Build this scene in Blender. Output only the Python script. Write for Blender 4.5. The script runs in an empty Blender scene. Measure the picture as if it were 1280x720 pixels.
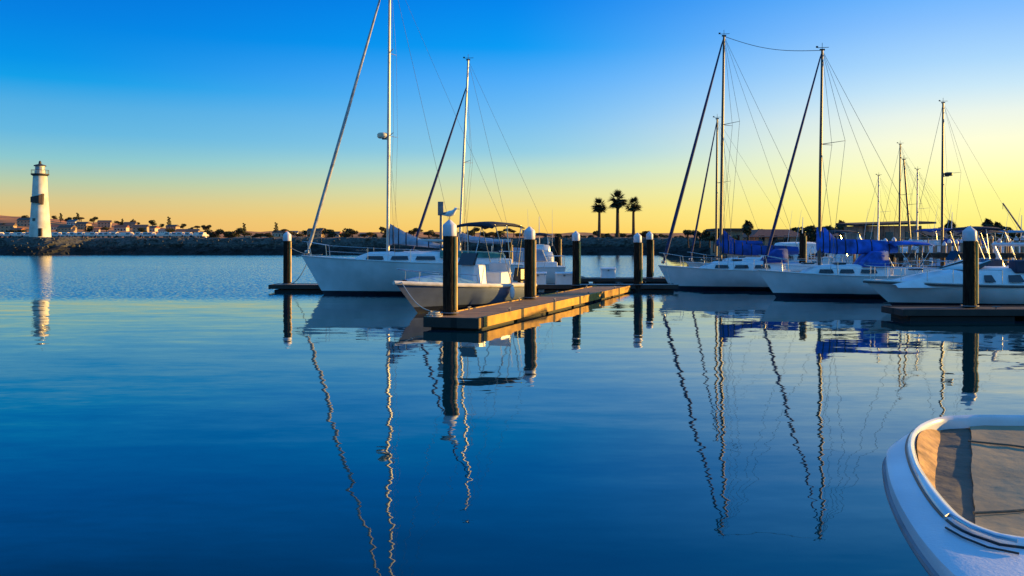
import bpy, math, random
from mathutils import Vector, noise
C = bpy.context.scene
COL = C.collection
R = math.radians
rnd = random.Random(7)

# ------------------------------------------------------------ camera, sky, sun, exposure
F, HZ, CAMZ = 1100.0, 305.0, 2.5          # focal length and horizon row of the 1280 px photograph
cd = bpy.data.cameras.new('camera'); cam = bpy.data.objects.new('camera', cd); COL.objects.link(cam)
cam.location = (0, 0, CAMZ); cam.rotation_euler = (R(90), 0, 0)
cd.sensor_width = 36; cd.lens = 36*F/1280; cd.shift_y = -(360-HZ)/1280
cd.clip_start = .05; cd.clip_end = 6000
C.camera = cam
SUN_AZ, SUN_EL = R(76), R(7)
EXPO = 0.85
C.view_settings.view_transform = 'Standard'; C.view_settings.look = 'None'
C.view_settings.exposure = EXPO; C.view_settings.gamma = 1
C.view_settings.use_curve_mapping = False
C.render.engine = 'CYCLES'
C.cycles.use_denoising = True
C.cycles.max_bounces = 6; C.cycles.sample_clamp_indirect = 6
ld = bpy.data.lights.new('sun', 'SUN'); sun = bpy.data.objects.new('sun', ld); COL.objects.link(sun)
ld.energy = 5; ld.angle = R(.5); ld.color = (1, .6, .14)
sd = Vector((math.sin(SUN_AZ)*math.cos(SUN_EL), math.cos(SUN_AZ)*math.cos(SUN_EL), math.sin(SUN_EL)))
sun.rotation_euler = sd.to_track_quat('Z', 'Y').to_euler(); sun.location = sd*300

def lin(c):
    return tuple(((v/255)/12.92 if v/255 <= .04045 else ((v/255+.055)/1.055)**2.4) for v in c)
W = bpy.data.worlds.new('World'); C.world = W; W.use_nodes = True
nt = W.node_tree; nt.nodes.clear(); N = nt.nodes.new; LK = nt.links.new
out = N('ShaderNodeOutputWorld')
tc = N('ShaderNodeTexCoord'); sp = N('ShaderNodeSeparateXYZ'); LK(tc.outputs['Generated'], sp.inputs[0])
def mth(op, a, b=None, clamp=False):
    n = N('ShaderNodeMath'); n.operation = op; n.use_clamp = clamp
    for i, v in enumerate((a, b)):
        if v is None: continue
        if isinstance(v, (int, float)): n.inputs[i].default_value = v
        else: LK(v, n.inputs[i])
    return n.outputs[0]
el = mth('POWER', mth('MAXIMUM', sp.outputs[2], 0.0), .5)
az = mth('ARCTAN2', sp.outputs[0], sp.outputs[1])
def ramp(stops):
    n = N('ShaderNodeValToRGB'); cr = n.color_ramp
    while len(cr.elements) > 1: cr.elements.remove(cr.elements[-1])
    for i, (t, c) in enumerate(stops):
        e = cr.elements[0] if i == 0 else cr.elements.new(t)
        e.position = t; e.color = (*lin(c), 1)
    LK(el, n.inputs[0]); return n.outputs[0]
def rows(L_):     # photograph rows -> sqrt(sin elevation)
    o = []
    for y, c in L_:
        t = (HZ-y)/F; o.append((math.sqrt(max(0, t/math.sqrt(1+t*t))), c))
    return o
up = [(-110, (0, 76, 158)), (-300, (0, 74, 158)), (-900, (80, 150, 222))]
Lr = ramp(rows([(300, (236,180,108)), (275,(232,190,116)), (255,(214,198,140)), (235,(182,202,170)), (210,(138,198,205)), (180,(100,182,222)),
     (150,(80,172,225)), (122,(15,158,230)), (100,(0,146,230)), (50,(0,128,224)), (0,(0,115,216))] + up))
Cr = ramp(rows([(300,(250,195,90)), (290,(252,205,98)), (265,(246,219,125)), (240,(225,224,165)), (210,(185,219,205)), (190,(148,205,226)),
     (150,(118,190,240)), (100,(80,172,247)), (60,(5,155,243)), (0,(0,134,236)), (-110,(0,108,205)), (-300,(0,84,185)), (-900,(80,150,222))]))
Rr = ramp(rows([(300,(255,222,105)), (280,(255,238,128)), (250,(255,249,152)), (220,(255,252,188)), (190,(253,252,214)), (160,(235,244,232)),
     (130,(200,230,246)), (100,(170,214,250)), (50,(132,190,252)), (0,(88,172,250)), (-110,(35,140,230)), (-300,(20,105,215)), (-900,(80,150,222))]))
Br = ramp([(0,(110,165,200)), (.25,(80,160,208)), (.45,(62,155,215)), (.65,(60,148,218)), (.8,(70,148,220)), (1,(80,150,222))])
def mix(f, a, b):
    n = N('ShaderNodeMix'); n.data_type = 'RGBA'; LK(f, n.inputs[0]); LK(a, n.inputs[6]); LK(b, n.inputs[7]); return n.outputs[2]
def mr(v, a, b):
    n = N('ShaderNodeMapRange'); n.interpolation_type = 'SMOOTHSTEP'; n.inputs[1].default_value = a; n.inputs[2].default_value = b
    LK(v, n.inputs[0]); return n.outputs[0]
front = mix(mr(az, -.52, .12), Lr, Cr)
front = mix(mr(az, -.02, .5), front, Rr)
sky = mix(mr(mth('ABSOLUTE', az), 1.5, 2.6), front, Br)
nis = N('ShaderNodeTexSky'); nis.sky_type = 'NISHITA'; nis.sun_disc = False
nis.sun_elevation = SUN_EL; nis.sun_rotation = SUN_AZ
b1 = N('ShaderNodeBackground'); b1.inputs[1].default_value = 1.04/2**EXPO; LK(sky, b1.inputs[0])
b2 = N('ShaderNodeBackground'); b2.inputs[1].default_value = .05; LK(nis.outputs[0], b2.inputs[0])
ms = N('ShaderNodeMixShader'); ms.inputs[0].default_value = .015
LK(b1.outputs[0], ms.inputs[1]); LK(b2.outputs[0], ms.inputs[2]); LK(ms.outputs[0], out.inputs[0])

# ------------------------------------------------------------ helpers
def px(x, d): return (x-640)/F*d
def pz(y, d): return CAMZ-(y-HZ)/F*d

MATS = {}
def mat(name, col, rough=.6, metal=0, var=.12, scale=3.0, bump=0, bscale=20, spec=.5, dark=None, stretch=(1,1,1), coat=0):
    if name in MATS: return MATS[name]
    m = bpy.data.materials.new(name); m.use_nodes = True; t = m.node_tree
    p = t.nodes['Principled BSDF']; p.inputs['Roughness'].default_value = rough; p.inputs['Metallic'].default_value = metal
    p.inputs['Specular IOR Level'].default_value = spec; p.inputs['Coat Weight'].default_value = coat
    co = t.nodes.new('ShaderNodeTexCoord'); mp = t.nodes.new('ShaderNodeMapping'); mp.inputs['Scale'].default_value = stretch
    t.links.new(co.outputs['Object'], mp.inputs[0])
    nz = t.nodes.new('ShaderNodeTexNoise'); nz.inputs['Scale'].default_value = scale; nz.inputs['Detail'].default_value = 6
    t.links.new(mp.outputs[0], nz.inputs[0])
    cr = t.nodes.new('ShaderNodeValToRGB')
    lo = dark if dark else tuple(c*(1-2.2*var) for c in col)
    hi = tuple(min(1, c*(1+var)) for c in col)
    cr.color_ramp.elements[0].position = .32; cr.color_ramp.elements[0].color = (*[max(0, v) for v in lo], 1)
    cr.color_ramp.elements[1].position = .62; cr.color_ramp.elements[1].color = (*hi, 1)
    t.links.new(nz.outputs[0], cr.inputs[0]); t.links.new(cr.outputs[0], p.inputs['Base Color'])
    if bump:
        b = t.nodes.new('ShaderNodeBump'); b.inputs['Strength'].default_value = 1; b.inputs['Distance'].default_value = bump
        n2 = t.nodes.new('ShaderNodeTexNoise'); n2.inputs['Scale'].default_value = bscale; n2.inputs['Detail'].default_value = 5
        t.links.new(mp.outputs[0], n2.inputs[0]); t.links.new(n2.outputs[0], b.inputs['Height']); t.links.new(b.outputs[0], p.inputs['Normal'])
    MATS[name] = m; return m

M_hull = mat('white_gelcoat', (.78,.79,.8), .22, var=.03, scale=1.2, dark=(.66,.68,.68), coat=.3)
M_deck = mat('deck_paint', (.74,.74,.72), .5, var=.05, scale=5)
M_boot = mat('boot_stripe_paint', (.015,.02,.035), .4)
M_anti = mat('antifouling_paint', (.02,.035,.05), .7)
M_cabin = mat('cabin_white', (.76,.77,.78), .35, var=.04)
M_glassd = mat('tinted_glass', (.012,.016,.022), .06, var=.02, spec=.8)
M_alu = mat('mast_aluminium', (.5,.49,.47), .38, metal=.3, var=.08, scale=2)
M_mast_backlit = mat('backlit_dark_mast', (.1,.085,.07), .4, metal=.2, var=.1)  # darkness of the backlit right-hand masts is put into the colour
M_wire = mat('rigging_wire', (.16,.15,.14), .4, metal=.3)
M_steel = mat('stainless_steel', (.6,.6,.6), .22, metal=1, var=.05)
M_furlw = mat('furled_sail_cloth', (.42,.42,.42), .8, var=.18, scale=4)
M_furlb = mat('navy_sunstrip_cloth', (.02,.035,.12), .8, var=.2, scale=4)
M_blue = mat('royal_blue_canvas', (.015,.12,.58), .75, var=.3, scale=1.8, bump=.03, bscale=3)
M_blued = mat('dark_blue_canvas', (.008,.06,.32), .75, var=.25, scale=1.5, bump=.03, bscale=3)
M_navy = mat('navy_canvas', (.01,.016,.035), .8, var=.2, bump=.01, bscale=4)
M_grey = mat('grey_sail_cover_cloth', (.32,.36,.45), .85, var=.15, scale=2, bump=.03, bscale=3)
M_green = mat('faded_green_canvas', (.05,.2,.17), .85, var=.2, bump=.03, bscale=3)
M_black = mat('black_plastic', (.012,.012,.014), .4)
M_rubber = mat('grey_rubber', (.09,.09,.09), .8)
M_teak = mat('weathered_teak', (.22,.13,.07), .7, var=.25, scale=6, stretch=(1,6,1))
M_pile = mat('tarred_pile_timber', (.022,.015,.01), .75, var=.4, spec=.15, scale=5, bump=.02, bscale=9, stretch=(3,3,.6))
M_growth = mat('mussel_growth', (.012,.014,.01), .9, var=.5, scale=14, bump=.05, bscale=22)
M_cap = mat('lilac_white_pile_cap', (.66,.66,.74), .45, var=.06)
M_iron = mat('galvanised_steel', (.22,.22,.23), .5, metal=.6)
M_conc = mat('pale_dock_concrete', (.42,.4,.37), .85, var=.12, scale=4, bump=.01, bscale=30)
M_float = mat('black_dock_float', (.012,.012,.012), .7)
M_gull_w = mat('white_feathers', (.8,.8,.8), .8, var=.03); M_gull_g = mat('grey_feathers', (.2,.2,.22), .8); M_gull_y = mat('yellow_beak', (.6,.35,.05), .5)

def plank_mat(name, c1, c2, axis=1, width=.15, rough=.75, wear=.5):
    if name in MATS: return MATS[name]
    m = bpy.data.materials.new(name); m.use_nodes = True; t = m.node_tree; nn = t.nodes.new; lk = t.links.new
    p = t.nodes['Principled BSDF']; p.inputs['Roughness'].default_value = rough
    co = nn('ShaderNodeTexCoord'); s = nn('ShaderNodeSeparateXYZ'); lk(co.outputs['Object'], s.inputs[0])
    dv = nn('ShaderNodeMath'); dv.operation = 'DIVIDE'; lk(s.outputs[axis], dv.inputs[0]); dv.inputs[1].default_value = width
    fl = nn('ShaderNodeMath'); fl.operation = 'FLOOR'; lk(dv.outputs[0], fl.inputs[0])
    fr = nn('ShaderNodeMath'); fr.operation = 'FRACT'; lk(dv.outputs[0], fr.inputs[0])
    wn = nn('ShaderNodeTexWhiteNoise'); wn.noise_dimensions = '1D'; lk(fl.outputs[0], wn.inputs['W'])
    nz = nn('ShaderNodeTexNoise'); nz.inputs['Scale'].default_value = 2.2; nz.inputs['Detail'].default_value = 8
    lk(co.outputs['Object'], nz.inputs[0])
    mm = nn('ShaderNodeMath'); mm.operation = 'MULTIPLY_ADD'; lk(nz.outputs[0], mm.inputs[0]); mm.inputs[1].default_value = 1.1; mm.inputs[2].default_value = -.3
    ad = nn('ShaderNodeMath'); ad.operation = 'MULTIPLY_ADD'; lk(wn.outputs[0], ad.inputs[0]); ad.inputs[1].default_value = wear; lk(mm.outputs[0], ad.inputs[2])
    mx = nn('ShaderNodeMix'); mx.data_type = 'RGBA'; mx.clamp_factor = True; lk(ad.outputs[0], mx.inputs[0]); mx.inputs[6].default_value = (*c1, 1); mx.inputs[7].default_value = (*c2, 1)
    lt = nn('ShaderNodeMath'); lt.operation = 'GREATER_THAN'; lk(fr.outputs[0], lt.inputs[0]); lt.inputs[1].default_value = .08
    m2 = nn('ShaderNodeMix'); m2.data_type = 'RGBA'; lk(lt.outputs[0], m2.inputs[0]); m2.inputs[6].default_value = (.01,.008,.006,1); lk(mx.outputs[2], m2.inputs[7])
    lk(m2.outputs[2], p.inputs['Base Color'])
    b = nn('ShaderNodeBump'); b.inputs['Distance'].default_value = .012; lk(nz.outputs[0], b.inputs['Height']); lk(b.outputs[0], p.inputs['Normal'])
    MATS[name] = m; return m
M_plank = plank_mat('dock_planks', (.17,.075,.03), (.62,.3,.11), 1, .14)
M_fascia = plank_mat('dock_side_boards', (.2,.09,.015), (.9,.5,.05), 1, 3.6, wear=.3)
M_fasciad = plank_mat('dark_dock_boards', (.02,.016,.014), (.07,.05,.04), 0, 2.4, wear=.4)
M_shed = plank_mat('brown_shed_boards', (.06,.03,.025), (.5,.3,.22), 0, .55, wear=.9)

class MB:
    def __init__(s): s.v = []; s.f = []; s.m = []
    def add(s, vs, fs, mi=0):
        o = len(s.v); s.v += [tuple(v) for v in vs]; s.f += [tuple(i+o for i in f) for f in fs]; s.m += [mi]*len(fs); return s
    def box(s, c, d, mi=0, taper=0, rz=0):
        x, y, z = c; a, b, h = d[0]/2, d[1]/2, d[2]/2; k = 1-taper; ca, sa = math.cos(rz), math.sin(rz)
        vs = []
        for (i, j, l) in ((-1,-1,-1),(1,-1,-1),(1,1,-1),(-1,1,-1),(-1,-1,1),(1,-1,1),(1,1,1),(-1,1,1)):
            q = k if l > 0 else 1; u, w = i*a*q, j*b*q
            vs.append((x+u*ca-w*sa, y+u*sa+w*ca, z+l*h))
        return s.add(vs, [(3,2,1,0),(4,5,6,7),(0,1,5,4),(1,2,6,5),(2,3,7,6),(3,0,4,7)], mi)
    def tube(s, pts, r, n=8, mi=0, cap=True, sy=1.0):
        pts = [Vector(p) for p in pts]; rs = r if isinstance(r, (list, tuple)) else [r]*len(pts)
        vs = []
        for i, p in enumerate(pts):
            d = (pts[min(i+1, len(pts)-1)]-pts[max(i-1, 0)]).normalized()
            ref = Vector((0, 0, 1)) if abs(d.z) < .9 else Vector((1, 0, 0))
            a = d.cross(ref).normalized(); b = d.cross(a).normalized()
            for k in range(n):
                t = 2*math.pi*k/n; vs.append(p+(a*math.cos(t)+b*math.sin(t)*sy)*rs[i])
        fs = []
        for i in range(len(pts)-1):
            for k in range(n): fs.append((i*n+k, i*n+(k+1) % n, (i+1)*n+(k+1) % n, (i+1)*n+k))
        if cap: fs += [tuple(range(n))[::-1], tuple(range((len(pts)-1)*n, len(pts)*n))]
        return s.add(vs, fs, mi)
    def lathe(s, prof, c=(0,0,0), n=16, mi=0, ph=0):
        vs = []
        for r, z in prof:
            for k in range(n):
                t = 2*math.pi*k/n+ph; vs.append((c[0]+r*math.cos(t), c[1]+r*math.sin(t), c[2]+z))
        fs = [(i*n+k, i*n+(k+1) % n, (i+1)*n+(k+1) % n, (i+1)*n+k) for i in range(len(prof)-1) for k in range(n)]
        fs += [tuple(range(n))[::-1], tuple(range((len(prof)-1)*n, len(prof)*n))]
        return s.add(vs, fs, mi)
    def ell(s, c, r, n=12, k=8, mi=0):
        vs = []; fs = []
        for i in range(k+1):
            a = math.pi*i/k
            for j in range(n):
                b = 2*math.pi*j/n; vs.append((c[0]+r[0]*math.sin(a)*math.cos(b), c[1]+r[1]*math.sin(a)*math.sin(b), c[2]+r[2]*math.cos(a)))
        for i in range(k):
            for j in range(n): fs.append((i*n+j, (i+1)*n+j, (i+1)*n+(j+1) % n, i*n+(j+1) % n))
        return s.add(vs, fs, mi)
    def grid(s, P, mi=0, close=False, mrow=None):
        nr, nc = len(P), len(P[0]); vs = [p for r in P for p in r]; o = len(s.v); s.v += [tuple(v) for v in vs]
        for i in range(nr-1):
            for j in range(nc if close else nc-1):
                k = (j+1) % nc; s.f.append((o+i*nc+j, o+i*nc+k, o+(i+1)*nc+k, o+(i+1)*nc+j)); s.m.append(mrow[j] if mrow else mi)
        return s
    def poly(s, pts, mi=0): return s.add(pts, [tuple(range(len(pts)))], mi)
    def prism(s, pts, ext, mi=0):      # pts polygon (3-D), extruded by vector ext
        n = len(pts); e = Vector(ext); vs = [Vector(p) for p in pts]+[Vector(p)+e for p in pts]
        fs = [tuple(range(n))[::-1], tuple(range(n, 2*n))]+[(i, (i+1) % n, n+(i+1) % n, n+i) for i in range(n)]
        return s.add(vs, fs, mi)
    def build(s, name, mats, parent=None, smooth=True, bevel=0, solid=0):
        me = bpy.data.meshes.new(name); me.from_pydata(s.v, [], s.f)
        for m in (mats if isinstance(mats, (list, tuple)) else [mats]): me.materials.append(m)
        for p, i in zip(me.polygons, s.m): p.material_index = i; p.use_smooth = smooth
        me.validate(); me.update()
        import bmesh
        bm = bmesh.new(); bm.from_mesh(me); bmesh.ops.recalc_face_normals(bm, faces=bm.faces); bm.to_mesh(me); bm.free()
        if smooth: me.set_sharp_from_angle(angle=R(38))
        o = bpy.data.objects.new(name, me); COL.objects.link(o)
        if parent: o.parent = parent
        if solid:
            q = o.modifiers.new('thickness', 'SOLIDIFY'); q.thickness = solid; q.offset = 0
        if bevel:
            q = o.modifiers.new('bevel', 'BEVEL'); q.width = bevel; q.segments = 2; q.limit_method = 'ANGLE'
        return o
def tag(o, label=None, cat=None, group=None, kind=None):
    for k, v in (('label', label), ('category', cat), ('group', group), ('kind', kind)):
        if v: o[k] = v
    return o
def thing(name, label, cat, loc=(0,0,0), rz=0, group=None):
    o = bpy.data.objects.new(name, None); COL.objects.link(o); o.location = loc; o.rotation_euler = (0, 0, rz); o.empty_display_size = .2
    return tag(o, label, cat, group)
def kids(o): return [c for c in bpy.data.objects if c.parent == o]
def dup(o, loc=None, rz=None, label=None, sc=None, parent=None, top=True):
    c = o.copy(); COL.objects.link(c); c.parent = parent
    if top:
        if loc: c.location = loc
        if rz is not None: c.rotation_euler = (0, 0, rz)
        if label: c['label'] = label
        if sc: c.scale = sc if isinstance(sc, tuple) else (sc, sc, sc)
    for ch in kids(o): dup(ch, parent=c, top=False)
    return c

# ------------------------------------------------------------ water
wm = bpy.data.materials.new('harbour_water'); wm.use_nodes = True; t = wm.node_tree; nn = t.nodes.new; lk = t.links.new
p = t.nodes['Principled BSDF']; p.inputs['Base Color'].default_value = (.0, .03, .045, 1); p.inputs['Roughness'].default_value = .015
p.inputs['IOR'].default_value = 1.85; p.inputs['Specular Tint'].default_value = (.62, .98, 1, 1)
geo = nn('ShaderNodeNewGeometry')
def wn(scale, stretch, detail=2.0, rot=0, rough=.5, dist=0):
    mp = nn('ShaderNodeMapping'); mp.inputs['Scale'].default_value = stretch; mp.inputs['Rotation'].default_value = (0,0,rot); lk(geo.outputs['Position'], mp.inputs[0])
    z = nn('ShaderNodeTexNoise'); z.inputs['Scale'].default_value = scale; z.inputs['Detail'].default_value = detail; z.inputs['Roughness'].default_value = rough
    z.inputs['Distortion'].default_value = dist
    lk(mp.outputs[0], z.inputs[0]); return z
def vm(op, a, b):
    n = nn('ShaderNodeVectorMath'); n.operation = op
    for i, v in enumerate((a, b)):
        if isinstance(v, tuple): n.inputs[i].default_value = v
        else: lk(v, n.inputs[i])
    return n.outputs[0]
def fm(op, a, b=None, clamp=False):
    n = nn('ShaderNodeMath'); n.operation = op; n.use_clamp = clamp
    for i, v in enumerate((a, b)):
        if v is None: continue
        if isinstance(v, (int, float)): n.inputs[i].default_value = v
        else: lk(v, n.inputs[i])
    return n.outputs[0]
def slope(z, kx, ky): return vm('MULTIPLY', vm('SUBTRACT', z.outputs['Color'], (.5,.5,.5)), (kx, ky, 0))
s1 = slope(wn(1.0, (.5, 1.5, 1), 2.0), .042, .036)            # ripples about half a metre long
s2 = slope(wn(.25, (.5, 1.4, 1), 1.0, .2), .012, .014)       # slow swell
s3 = slope(wn(5.0, (.6, 1.6, 1), 2.0), .034, .014)
calm = vm('ADD', vm('ADD', vm('ADD', s1, s2), s3), (0, -.006, 0))
rough = slope(wn(12.0, (.6, 1.0, 1), 0.0), .2, .2)           # wind-ruffled water further out
sp2 = nn('ShaderNodeSeparateXYZ'); lk(geo.outputs['Position'], sp2.inputs[0])
edge = wn(.06, (.35, 1, 1), 3.0)
yy = fm('ADD', sp2.outputs[1], fm('MULTIPLY', fm('SUBTRACT', edge.outputs[0], .5), 5.0))
def wmr(v, a, b):
    n = nn('ShaderNodeMapRange'); n.inputs[1].default_value = a; n.inputs[2].default_value = b; n.interpolation_type = 'SMOOTHSTEP'; lk(v, n.inputs[0]); return n.outputs[0]
fr = fm('MULTIPLY', wmr(yy, 36.0, 43.0), fm('SUBTRACT', 1.0, wmr(fm('SUBTRACT', sp2.outputs[0], fm('MULTIPLY', sp2.outputs[1], .16)), .2, 3.0)))
streak = wn(.035, (.25, 1.6, 1), 3.0)
fr = fm('MULTIPLY', fr, wmr(streak.outputs[0], -.2, .45))
cat = fm('MULTIPLY_ADD', wmr(wn(.12, (.12, 1.2, 1), 3.0).outputs[0], .52, .7), 0.0) if False else None
vmx = nn('ShaderNodeMix'); vmx.data_type = 'VECTOR'; lk(fr, vmx.inputs[0]); lk(calm, vmx.inputs[4]); lk(vm('ADD', rough, (0, -.055, 0)), vmx.inputs[5])
nrm = nn('ShaderNodeVectorMath'); nrm.operation = 'NORMALIZE'; lk(vm('ADD', vmx.outputs[1], (0, 0, 1)), nrm.inputs[0])
lk(nrm.outputs[0], p.inputs['Normal'])
MB().poly([(-2500,-60,0),(2500,-60,0),(2500,3000,0),(-2500,3000,0)]).build('water', wm)['kind'] = 'structure'

# ------------------------------------------------------------ far land
M_rock = mat('breakwater_rock', (.085,.08,.068), .9, var=.3, scale=1.6, bump=.12, bscale=1.2)
M_rockwet = mat('wet_rock', (.01,.01,.009), .75, var=.4, scale=2, bump=.2, bscale=1.5)
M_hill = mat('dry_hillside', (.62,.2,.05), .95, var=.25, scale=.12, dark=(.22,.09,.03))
M_land = mat('shore_ground', (.13,.1,.07), .95, var=.25, scale=.2)
def nz(x, y, s, seed=0): return noise.noise(Vector((x*s, y*s, seed)))
# rubble breakwater: ridge along X at Y=211, two courses
P = []; xs = [-190+i*1.1 for i in range(400)]
for x in xs:
    row = []
    bul = 7*math.exp(-((x+113)/9)**4)+1.2*nz(x, 0, .05, 2)
    for j in range(15):
        u = j/14; zz = -1+5.0*min(1, u/.62) if u < .62 else 4.0
        yy_ = 209-bul+u*9.0
        yy_ += .8*nz(x, zz*2, .45, 5)+.4*nz(x, zz*2, 1.1, 6)
        if .2 < u < .99: zz += .3*nz(x, u*12, .7, 7)+(.25 if u > .6 else 0)*nz(x, u*9, .3, 8)
        if u >= .3 and u < .38: yy_ += .5
        row.append((x, yy_, zz))
    P.append(row)
bw = MB().grid(P, mrow=[1]*5+[0]*9); tag(bw.build('breakwater', [M_rock, M_rockwet], smooth=False), kind='structure')
# loose boulders on its face: uncountable rubble
rb = MB()
for i in range(1500):
    x = rnd.uniform(-185, 240); u = rnd.random(); bul = 7*math.exp(-((x+113)/9)**4)
    c = (x, 208.6-bul+u*5.3, .1+u*3.9); r = rnd.uniform(.15, .36)
    vs = [(c[0]+r*a*rnd.uniform(.7,1.2), c[1]+r*b*rnd.uniform(.6,1), c[2]+r*.6*d*rnd.uniform(.7,1.1)) for a,b,d in ((-1,-1,-1),(1,-1,-1),(1,1,-1),(-1,1,-1),(-.8,-.8,1),(.7,-.8,1),(.8,.7,1),(-.7,.8,1))]
    rb.add(vs, [(3,2,1,0),(4,5,6,7),(0,1,5,4),(1,2,6,5),(2,3,7,6),(3,0,4,7)], 1 if c[2] < 1.5 else 0)
rb.build('breakwater_rubble', [M_rock, M_rockwet], smooth=False)['kind'] = 'stuff'
# hills
def ridge(X, Yr=520):
    q = 640+X/Yr*F
    pts = [(-400,262),(-40,268),(60,274),(110,278),(180,283),(240,289),(300,291),(420,291),(640,292),(900,292),(1400,290),(2000,284)]
    for (a, ya), (b, yb) in zip(pts, pts[1:]):
        if a <= q <= b: y = ya+(yb-ya)*(q-a)/(b-a); break
    else: y = 262 if q < 0 else 284
    return CAMZ+(HZ-y)/F*Yr
def hill_z(X, Y):
    k = max(0, min(1, (Y-330)/190)); k = k*k*(3-2*k)
    r_ = ridge(X*520/max(Y, 100)); return 3.2+k*(r_-3.2)+1.6*nz(X, Y, .03, 3)*k+.9*nz(X, Y, .09, 4)*k
P = []
for i in range(300):
    X = -620+i*4.6; P.append([(X*(1+j*.02), 232+j*12.0, hill_z(X*(1+j*.02), 232+j*12.0) if j else -.5) for j in range(30)])
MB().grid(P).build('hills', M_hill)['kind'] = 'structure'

# ------------------------------------------------------------ trees
M_leaf = mat('dark_leaves', (.035,.045,.016), .9, var=.4, scale=.8); M_leaf2 = mat('olive_leaves', (.09,.07,.025), .9, var=.4, scale=.8)
M_bark = mat('bark', (.09,.06,.04), .95, var=.3, scale=4, bump=.03); M_frond = mat('palm_frond', (.05,.055,.02), .8, var=.35)
def leafblob(mb, c, r, n, size, rr):
    for _ in range(n):
        while True:
            v = Vector((rr.uniform(-1,1), rr.uniform(-1,1), rr.uniform(-1,1)))
            if v.length < 1: break
        v = v.normalized()*(v.length**.5); q = Vector((c[0]+v.x*r[0], c[1]+v.y*r[1], c[2]+v.z*r[2]))
        a = Vector((rr.gauss(0,1), rr.gauss(0,1), rr.gauss(0,1))).normalized(); b = a.cross(Vector((rr.gauss(0,1), rr.gauss(0,1), rr.gauss(0,1)))).normalized()
        s = size*rr.uniform(.6, 1.3); mb.add([q-a*s, q+b*s*.6, q+a*s, q-b*s*.6], [(0,1,2,3)])
def tree_proto(kind, seed, label, group):
    rr = random.Random(seed); r_ = thing('broadleaf_tree' if kind != 'tall' else 'pine_tree', label, 'tree', group=group)
    tr = MB().tube([(0,0,-.6),(.1,0,1.2),(.05,.1,3)], [.28,.22,.12], 7)
    for k in range(5):
        a = rr.uniform(0, 6.3); tr.tube([(.08,0,1.6+k*.25),(math.cos(a)*1.1, math.sin(a)*1.1, 2.9+k*.25)], [.1,.03], 5)
    cr = MB()
    if kind == 'round':
        for k in range(9):
            a = rr.uniform(0, 6.3); d = rr.uniform(.3, 1.8); leafblob(cr, (math.cos(a)*d, math.sin(a)*d, rr.uniform(2.2, 4.2)), (1.2,1.2,.8), 90, .28, rr)
    elif kind == 'flat':
        for k in range(9):
            a = rr.uniform(0, 6.3); d = rr.uniform(.3, 2.6); leafblob(cr, (math.cos(a)*d, math.sin(a)*d, rr.uniform(3.2, 3.9)), (1.2,1.2,.5), 80, .26, rr)
    else:
        tr.tube([(.05,.1,3),(0,0,6)], [.12,.04], 6)
        for k in range(10): leafblob(cr, (rr.uniform(-.4,.4), rr.uniform(-.4,.4), 2+k*.5), (1.5-k*.12, 1.5-k*.12, .35), 55, .25, rr)
    tr.build('trunk', M_bark, r_); cr.build('crown', M_leaf if seed % 2 else M_leaf2, r_, smooth=False); return r_
def palm_proto(H, label, group, rt=.3, nf=34, fl=2.6):
    rr = random.Random(5); r_ = thing('palm_tree', label, 'palm tree', group=group)
    MB().tube([(0,0,-.5),(.03,0,H*.3),(.05,0,H*.7),(.02,0,H)], [rt*1.5, rt*1.05, rt*.9, rt*.8], 9).build('trunk', M_bark, r_)
    sk = MB(); leafblob(sk, (0,0,H-.6), (rt*2.2, rt*2.2, 1.0), 160, .4, rr); sk.build('dead_frond_skirt', M_leaf2, r_, smooth=False)
    cr = MB()
    for k in range(nf):
        a = rr.uniform(0, 6.3); e = rr.uniform(-.7, 1.4); L_ = fl*rr.uniform(.75, 1.05); d = Vector((math.cos(a)*math.cos(e), math.sin(a)*math.cos(e), math.sin(e)))
        side = d.cross(Vector((0,0,1))).normalized(); b = Vector((0,0,H))
        stem = b+d*L_*.45
        for q in range(12):
            f = (q/11-.5)*2.3; dd = (d*math.cos(f)+side*math.sin(f)).normalized(); tip = stem+dd*L_*.58+Vector((0,0,-.35*abs(f)-.25)); w = dd.cross(Vector((0,0,1))).normalized()*.17
            cr.add([stem-w, stem+w, tip], [(0,1,2)])
        cr.add([b-side*.03, b+side*.03, stem+side*.02, stem-side*.02], [(0,1,2,3)])
    cr.build('crown', M_frond, r_, smooth=False); return r_

# ------------------------------------------------------------ lighthouse
LX, LY = px(50, 211), 211.0
M_lwhite = mat('lighthouse_plaster', (.76,.72,.62), .8, var=.08, scale=.5, dark=(.55,.5,.42)); M_ldark = mat('dark_gallery_paint', (.05,.045,.045), .6)
M_lbrown = mat('brown_bay_timber', (.07,.045,.035), .7)
lh = thing('lighthouse', 'white tapering lighthouse with dark gallery and lantern on the breakwater', 'lighthouse', (LX, LY, 4.0))
H = 15.2; r0, r1 = 2.45, 1.5
MB().lathe([(r0,-1.0),(r0,0),(r0*.86,H*.33),(r0*.72,H*.66),(r1,H)], n=20).build('tower', M_lwhite, lh)
MB().lathe([(2.9,-1.6),(2.8,.12),(2.2,.12)], n=20).build('plinth', M_rock, lh)
g = MB().lathe([(r1,H-.45),(2.0,H-.1),(2.0,H+.12),(1.2,H+.12)], n=20).build('gallery', M_ldark, lh)
rl = MB()
for k in range(14):
    a = k*2*math.pi/14; rl.tube([(1.9*math.cos(a),1.9*math.sin(a),H+.1),(1.9*math.cos(a),1.9*math.sin(a),H+1.0)], .03, 5)
rl.tube([(1.9*math.cos(a*math.pi/12),1.9*math.sin(a*math.pi/12),H+1.0) for a in range(25)], .035, 5)
rl.build('railing', M_ldark, g)
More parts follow.
